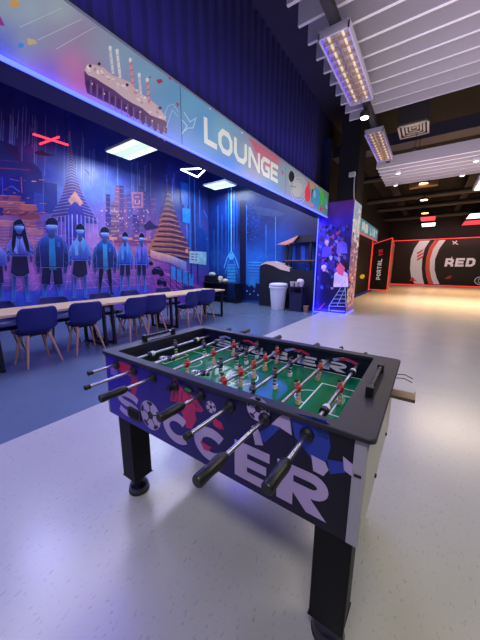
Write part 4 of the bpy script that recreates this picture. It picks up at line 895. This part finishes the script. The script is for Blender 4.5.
louvre(.285, .575, 4.72, 6.22, 3.585, 'smaller looking louvred ceiling light farther along the rail')
# spotlights
m_spot = mat('spot_lens', (255, 250, 245), .3, emit=14, ecol=(245, 240, 255)); m_warm = mat('warm_lens', (255, 220, 160), .3, emit=9, ecol=(255, 205, 130)); m_dkm = mat('dark_fixture', (36, 32, 38), .5)
def spot(x, y, z, r, lens, label, group=None, top=None, body=None):
    t = thing('spotlight', label, 'spotlight', (x, y, z), group)
    build('body', MB().lathe([(r*1.1, z), (r*1.25, z+.01), (r*1.25, z+.07), (r*.7, z+.10), (.02, z+.11)], x, y, 16), body or m_dkm, t, smooth=True)
    build('lens', MB().lathe([(r, z-.004), (r, z+.004)], x, y, 16), lens, t)
    if top: build('stem', MB().tube([(x, y, z+.10), (x, y, top)], .012, 8), m_dkm, t)
spot(.42, 4.03, 3.54, .055, m_spot, 'bright white spotlight under the dark rail', top=3.66)
m_sp2 = mat('dim_lens', (240, 240, 255), .3, emit=2.5)
for x, y, l in ((.62, 6.98, 'left small spotlight at the front of the far baffles'), (2.02, 7.02, 'right small spotlight at the front of the far baffles'), (1.87, 8.02, 'right small spotlight at the back of the far baffles'), (.48, 8.02, 'left small spotlight at the back of the far baffles')): spot(x, y, 3.50, .045, m_sp2, l, 'small spots on the far baffles', top=3.70, body=m_white)
for px, py, l in ((423.5, 183.5, 'warm downlight highest in the hall beyond the far baffles'), (424, 200, 'warm downlight midway down the hall ceiling'), (425, 213.3, 'warm downlight farthest down the hall, above the red panel')):
    v = at_z((px, py), 4.2); spot(v.x, v.y, 4.2, .13+.012*(v.y-11)/3, m_warm, l, 'warm downlights down the hall', top=5.6)
    if py < 190: build('backplate', MB().box(v.x-.42, v.x+.42, v.y+.05, v.y+.3, 4.13, 4.33), mat('bronze_plate', (120, 92, 66), .5), bpy.data.objects['spotlight.005'] if 'spotlight.005' in bpy.data.objects else None)
# far coloured panels
m_pr = mat('red_panel', (250, 80, 90), .4, emit=.8, ecol=(255, 80, 96)); m_pw = mat('white_panel', (240, 250, 245), .4, emit=2.2, ecol=(226, 250, 236))
def cpanel(pts, m, label):
    v = [at_z(q, 4.2) for q in pts]
    x0, x1 = min(a.x for a in v), max(a.x for a in v); y0, y1 = min(a.y for a in v), max(a.y for a in v)
    t = thing('ceiling_panel_light', label, 'ceiling light', ((x0+x1)/2, (y0+y1)/2, 4.2), 'far panel lights')
    build('frame', MB().box(x0-.03, x1+.03, y0-.03, y1+.03, 4.205, 4.25), m_dkm, t); build('diffuser', MB().box(x0, x1, y0, y1, 4.195, 4.206), m, t)
    for x in (x0+.1, x1-.1): build('suspension_cable', MB().tube([(x, (y0+y1)/2, 4.25), (x, (y0+y1)/2, 5.6)], .006, 6), m_dkm, t)
cpanel([(421, 217.3), (435, 217.3), (435, 220.3), (421, 220.3)], m_pr, 'red panel light on the far ceiling above the striped arc'); cpanel([(422, 223.6), (435, 223.6), (435, 226), (422, 226)], m_pw, 'white panel light on the far ceiling just below the red one')
cpanel([(470, 214), (486, 214), (486, 217.5), (470, 217.5)], m_pw, 'white panel light at the far ceiling by the right edge'); cpanel([(465, 221), (484, 221), (484, 224), (465, 224)], m_pr, 'red panel light at the far ceiling by the right edge')
t = thing('ceiling_light', 'white box light cut by the right edge under the far baffles', 'ceiling light', (2.4, 8.9, 3.4)); build('housing', MB().box(2.2, 2.75, 8.2, 9.4, 3.42, 3.52), m_lfr, t, bevel=.02); build('diffuser', MB().box(2.25, 2.7, 8.25, 9.35, 3.40, 3.425), mat('white_panel'), t); build('stem', MB().tube([(2.5, 8.8, 3.5), (2.5, 8.8, 5.6)], .012, 8), m_dkm, t)
# ventilation grille with its duct
m_grl = mat('grille_beige', (200, 182, 168), .5)
vt = thing('ceiling_vent', 'square ceiling air diffuser hanging between the baffle rows', 'vent', (.86, 6.6, 4.2))
g = MB()
for k, (a, z) in enumerate(((.0, 4.20), (.07, 4.215), (.13, 4.23), (.19, 4.245))):
    x0, x1, y0, y1 = .59+a, 1.14-a, 6.27+a, 6.92-a
    g.box(x0, x1, y0, y0+.035, z, z+.02); g.box(x0, x1, y1-.035, y1, z, z+.02); g.box(x0, x0+.035, y0, y1, z, z+.02); g.box(x1-.035, x1, y0, y1, z, z+.02)
g.box(.83, .90, 6.56, 6.63, 4.255, 4.27)
build('grille', g, m_grl, vt); build('plenum', MB().box(.60, 1.13, 6.28, 6.91, 4.26, 4.62), mat('duct_dark', (58, 52, 58), .6), vt); build('duct', MB().tube([(.865, 6.6, 4.6), (.865, 6.6, 5.6)], .2, 16), mat('duct_dark'), vt)
# ducts, pipes and beams in the dark
m_duct = mat('duct_navy', (66, 64, 92), .5); m_pipe = mat('pipe_dark', (50, 43, 50), .6)
d = build('ceiling_duct', MB().box(-1.35, 9, 8.3, 8.8, 4.62, 4.92), m_duct, loc=(3, 8.8, 4.5)); tag(d, 'dark rectangular duct crossing under the ceiling behind the column', 'duct')
for y, z, r, l in ((11.5, 4.7, .10, 'nearest'), (14.5, 4.5, .12, 'second'), (17.5, 4.6, .12, 'third'), (20.5, 4.5, .14, 'farthest')):
    tag(build('ceiling_pipe', MB().tube([(-1.4, y, z), (8.9, y, z)], r, 12), m_pipe, smooth=True, loc=(3, y, z)), f'{l} of the dark round pipes crossing the hall ceiling', 'pipe', 'dark pipes across the hall')
for x, z, l in ((-.4, 4.9, 'left'), (2.4, 5.0, 'middle'), (4.6, 5.0, 'right')):
    tag(build('ceiling_beam', MB().box(x, x+.3, 9.2, 24, z, z+.4), mat('beam_dark', (36, 31, 37), .7), loc=(x, 15, z)), f'{l} dark beam running down the hall ceiling', 'beam')

# ================================================================== FAR END OF THE HALL
YR = 23.8
rw = build('feature_wall', MB().box(-1.05, 7.5, YR, 24.15, 0, 3.36), mat('charcoal_panel', (34, 30, 33), .5), loc=(3, YR, 0)); tag(rw, 'black printed booth wall with white and red arcs and the word RED', 'wall graphic')
YP = YR-.004
P = Paint(lambda p: at_y(p, YP), (0, -1, 0), .002)
def S(pts): return [(380+u/4.8, 200+v/4.8) for u, v in pts]
P.poly(S([(190, 196), (240, 194), (215, 232), (203, 280), (200, 330), (204, 370), (212, 404), (165, 401), (150, 372), (144, 330), (148, 280), (165, 232)]), (206, 204, 212))
P.poly(S([(262, 194), (285, 193), (255, 235), (240, 285), (238, 335), (246, 375), (258, 404), (234, 404), (222, 370), (217, 330), (222, 275), (238, 225)]), (196, 78, 66))
P.poly(S([(285, 193), (315, 192), (284, 235), (264, 285), (262, 335), (272, 375), (286, 404), (258, 404), (246, 375), (238, 335), (240, 285), (255, 235)]), (204, 200, 210))
for dy in (0, 15, 30): P.poly(S([(178, 252+dy), (212, 234+dy), (204, 246+dy), (178, 262+dy)]), (190, 60, 56))
P.poly(S([(140, 388), (156, 368), (168, 384), (178, 390)]), (190, 50, 50)); P.poly(S([(310, 376), (330, 364), (346, 362), (340, 376), (320, 380)]), (150, 50, 52))
for a, b in (((348, 198), (374, 214)), ((350, 212), (370, 196))): a, b = S([a, b]); P.line(a, b, 1.2, (200, 196, 204))
c0 = S([(478, 388)])[0]; P.ring(c0[0]+2, c0[1], 7, 4, .9, (190, 186, 196), 24); P.ring(c0[0]+1, c0[1], 2.4, 2.2, .7, (190, 186, 196), 14, .9, 5.4)
build('printed_graphic', P.mb, mat('print_far', vc=True, rough=.5, vemit=.25), rw)
P = Paint(lambda p: (p[0], YR-.012, p[1]), (0, -1, 0), .002)
v0 = at_y((444, 266), YR); v1 = at_y((474, 266), YR); w3 = (v1.x-v0.x-.2)/3
z0, z1 = at_y((455, 266.6), YR).z, at_y((455, 258.2), YR).z
word(P, [(c, v0.x+.02+i*(w3+.1), v0.x+.02+i*(w3+.1)+w3) for i, c in enumerate('RED')]+[('T', v1.x+.30, v1.x+.30+w3)], z0, z1, .15, (222, 218, 228), slant=.04)
build('lettering', P.mb, mat('print_far'), rw)['label'] = 'white bold lettering RED'
build('led_strip', MB().box(-1.05, 7.5, YR-.05, YR-.01, 3.31, 3.36).box(-1.05, 7.5, YR-.05, YR-.01, 0.01, .07).box(-1.05, -.98, YR-.05, YR-.01, .05, 3.3), m_redled, rw)

# portal booth
pb = thing('portal_booth', 'black booth panel with vertical PORTAL VR lettering and red LED edges', 'booth', (-.85, 17, 0))
xl, xr = -1.36, -.40; zl, zr = 2.66, 2.96
bd = MB(); bd.prism([(xl, 0), (xr, 0), (xr, zr), (xl, zl)], 'y', 17, 17.3); build('front_panel', bd, m_black, pb)
build('side_panel', MB().prism([(xr-.06, 17.3), (xr, 17.3), (xr-.50, 23.75), (xr-.57, 23.75)], 'z', 0, 2.95), mat('side_orange_wash', (150, 92, 76), .5, emit=.12, ecol=(255, 110, 80)), pb)  # orange light wash put into the panel's colour and glow
le = MB(); le.bar((xl, 16.98, zl), (xr, 16.98, zr), .035, .035); le.bar((xl, 16.98, 0), (xl, 16.98, zl), .035, .035); le.bar((xr, 16.98, 0), (xr, 16.98, zr), .035, .035); le.bar((xl, 16.98, .03), (xr, 16.98, .03), .035, .035); le.bar((xr, 17, zr), (xr-.5, 23.7, zr), .035, .035); le.bar((xr, 17, .03), (xr-.5, 23.7, .03), .035, .035)
build('led_strip', le, m_redled, pb)
# lettering set upwards
P = Paint(lambda p: (p[0], 16.96, p[1]), (0, -1, 0), .001)
def vword(P, s_, x0, x1, z0, adv, hgt, t, c):
    z = z0
    for ch in s_:
        for pts, cl in strokes(ch, hgt, x1-x0, t): P.path([(x1-q[1], z+q[0]) for q in pts], t, c, closed=bool(cl))
        z += adv
vword(P, 'PORTAL', -1.02, -.80, .62, .205, .165, .05, (226, 220, 230)); vword(P, 'VR', -1.02, -.80, 1.98, .205, .165, .05, (216, 40, 50))
build('lettering', P.mb, mat('print_far'), pb)['label'] = 'white and red lettering PORTAL VR'
# second booth sign beyond the column
s2 = thing('booth_sign', 'teal light box sign with white lettering beyond the column', 'sign', (-1.3, 15, 2.87))
build('light_box', MB().box(-1.40, -1.27, 9.5, 17.7, 2.88, 3.51), mat('teal_sign', (70, 150, 170), .4, emit=.35, ecol=(70, 160, 190)), s2)
P = Paint(lambda p: (-1.262, p[0], p[1]), (1, 0, 0), .001)
word(P, [('R', 13.0, 13.7), ('B', 13.8, 14.5), ('L', 15.1, 15.5), ('I', 15.7, 15.9), ('R', 16.1, 16.6), ('T', 16.75, 17.3)], 2.98, 3.40, .15, (220, 232, 236))
build('lettering', P.mb, m_vcsign, s2); build('led_strip', MB().box(-1.28, -1.25, 9.5, 17.7, 2.84, 2.88), m_redled, s2)
dr = thing('booth_doorway', 'dark red lit booth doorway under the teal sign', 'doorway', (-1.39, 15, 0)); build('opening', MB().box(-1.395, -1.38, 12.2, 16.8, .03, 2.8), mat('doorway_dark', (14, 8, 14), .7), dr); build('led_strip', MB().box(-1.38, -1.34, 16.78, 16.84, 0, 2.82), m_redled, dr)
v = at_x((363, 276.5), -1.33); yb = build('wall_badge', MB().prism([(v.y+.55*math.cos(2*PI*k/18), v.z+.11*math.sin(2*PI*k/18)) for k in range(18)], 'x', -1.38, -1.34), mat('yellow_badge', (226, 190, 40), .4, emit=.3), loc=(-1.36, v.y, v.z)); tag(yb, 'small yellow oval badge beside the booth doorway', 'badge')

# ================================================================== LIGHTS
def area(name, loc, rot, sx, sy, power, c, spread=None):
    l = bpy.data.lights.new(name, 'AREA'); l.shape = 'RECTANGLE'; l.size = sx; l.size_y = sy; l.energy = power; l.color = lin(c)
    if spread: l.spread = math.radians(spread)
    o = bpy.data.objects.new(name, l); o.location = loc; o.rotation_euler = rot; COL.objects.link(o); return o
D = PI/180
# lounge
area('lounge_panel_and_fill', (-4.77, 3.65, 4.07), (0, 0, 0), 1.1, .6, 70, (225, 240, 255))
area('lounge_panel_and_fill', (-4.8, 7.1, 4.07), (0, 0, 0), 1.0, .6, 50, (210, 230, 255))
area('lounge_panel_and_fill', (-3.0, 6.0, 4.3), (0, 0, 0), 1.2, .6, 70, (210, 225, 255))  # added fill lamp, no panel hangs here
area('lounge_panel_and_fill', (-4.2, .6, 4.3), (0, 0, 0), 1.2, .6, 60, (190, 195, 255))  # out-of-view fill added for the left of the mural
area('mural_fill', (-3.2, 3.0, 4.6), (0, -52*D, 0), .4, 7.5, 200, (212, 204, 255))  # hidden lamp added to light the mural evenly
area('end_wall_fill', (-3.6, 5.6, 4.5), (58*D, 0, 0), 3.5, .4, 50, (140, 165, 255))  # hidden lamp added to brighten the end wall
# blue LED run under the sign, and an added lamp above it
area('sign_blue_lamp', (XS+.06, 2.6, ZB-.02), (0, -35*D, 0), .05, 8.6, 75, (64, 60, 255))
area('sign_blue_lamp', (XS-.1, 2.6, ZB-.03), (0, 30*D, 0), .05, 8.6, 50, (70, 60, 255))
area('sign_blue_lamp', (XS+.12, 2.6, ZT+.10), (0, 155*D, 0), .05, 8.6, 56, (116, 108, 255), 100)  # added to lift the wall above the sign, no strip here
area('sign_blue_lamp', (XS+.035, 2.6, ZB-.02), (0, 140*D, 0), .02, 8.6, 8, (60, 56, 255))
area('sign_blue_lamp', (XS-.06, 2.6, ZB-.10), (0, 165*D, 0), .02, 8.6, 2.5, (60, 56, 255))
area('column_led_lamp', (-.85, 7.15, .06), (120*D, 0, 0), .9, .04, 7, (70, 50, 255))
area('column_led_lamp', (-1.25, 7.1, 1.4), (90*D, 0, -30*D), .04, 2.6, 7, (70, 50, 255))
# hall
area('hall_lamp', (1.8, -1.9, 4.4), (16*D, 0, 0), 2.0, .6, 90, (255, 250, 240))
area('hall_lamp', (3.4, 2.2, 3.5), (0, 0, 0), 1.3, 1.3, 54, (255, 250, 226))
area('hall_lamp', (.43, 3.0, 3.57), (0, 0, 0), .26, 1.3, 22, (255, 240, 224))
area('hall_lamp', (.43, 5.5, 3.57), (0, 0, 0), .26, 1.3, 26, (255, 236, 220))
area('hall_lamp', (2.5, 8.6, 3.38), (0, 0, 0), 2, 1.2, 110, (255, 228, 200))
area('hall_lamp', (2.8, 12.5, 4.1), (0, 0, 0), 5, 4, 480, (255, 206, 160), 90)
area('hall_lamp', (2.8, 18.5, 4.1), (0, 0, 0), 5, 5, 300, (255, 196, 140), 80)
area('baffle_fill_lamp', (2.6, 2.6, 2.9), (180*D, 0, 0), 4.0, 2.5, 48, (255, 240, 235))  # unseen lamp added to brighten the baffles from below
area('baffle_fill_lamp', (2.2, 6.6, 2.9), (170*D, 0, 0), 4.0, 1.5, 30, (255, 236, 225))  # same added fill for the far baffles, no fitting there
area('red_wall_wash', (3, 22.2, 3.9), (50*D, 0, 0), 6, .3, 45, (255, 200, 190))
wd = bpy.data.worlds.new('world'); SC.world = wd; wd.use_nodes = True; wd.node_tree.nodes['Background'].inputs[0].default_value = (*lin((70, 64, 110)), 1); wd.node_tree.nodes['Background'].inputs[1].default_value = .5
SC.view_settings.view_transform = 'Standard'; SC.view_settings.look = 'None'; SC.view_settings.exposure = 0
SC.cycles.use_denoising = True; SC.cycles.sample_clamp_indirect = 4; SC.cycles.max_bounces = 6; SC.cycles.diffuse_bounces = 3
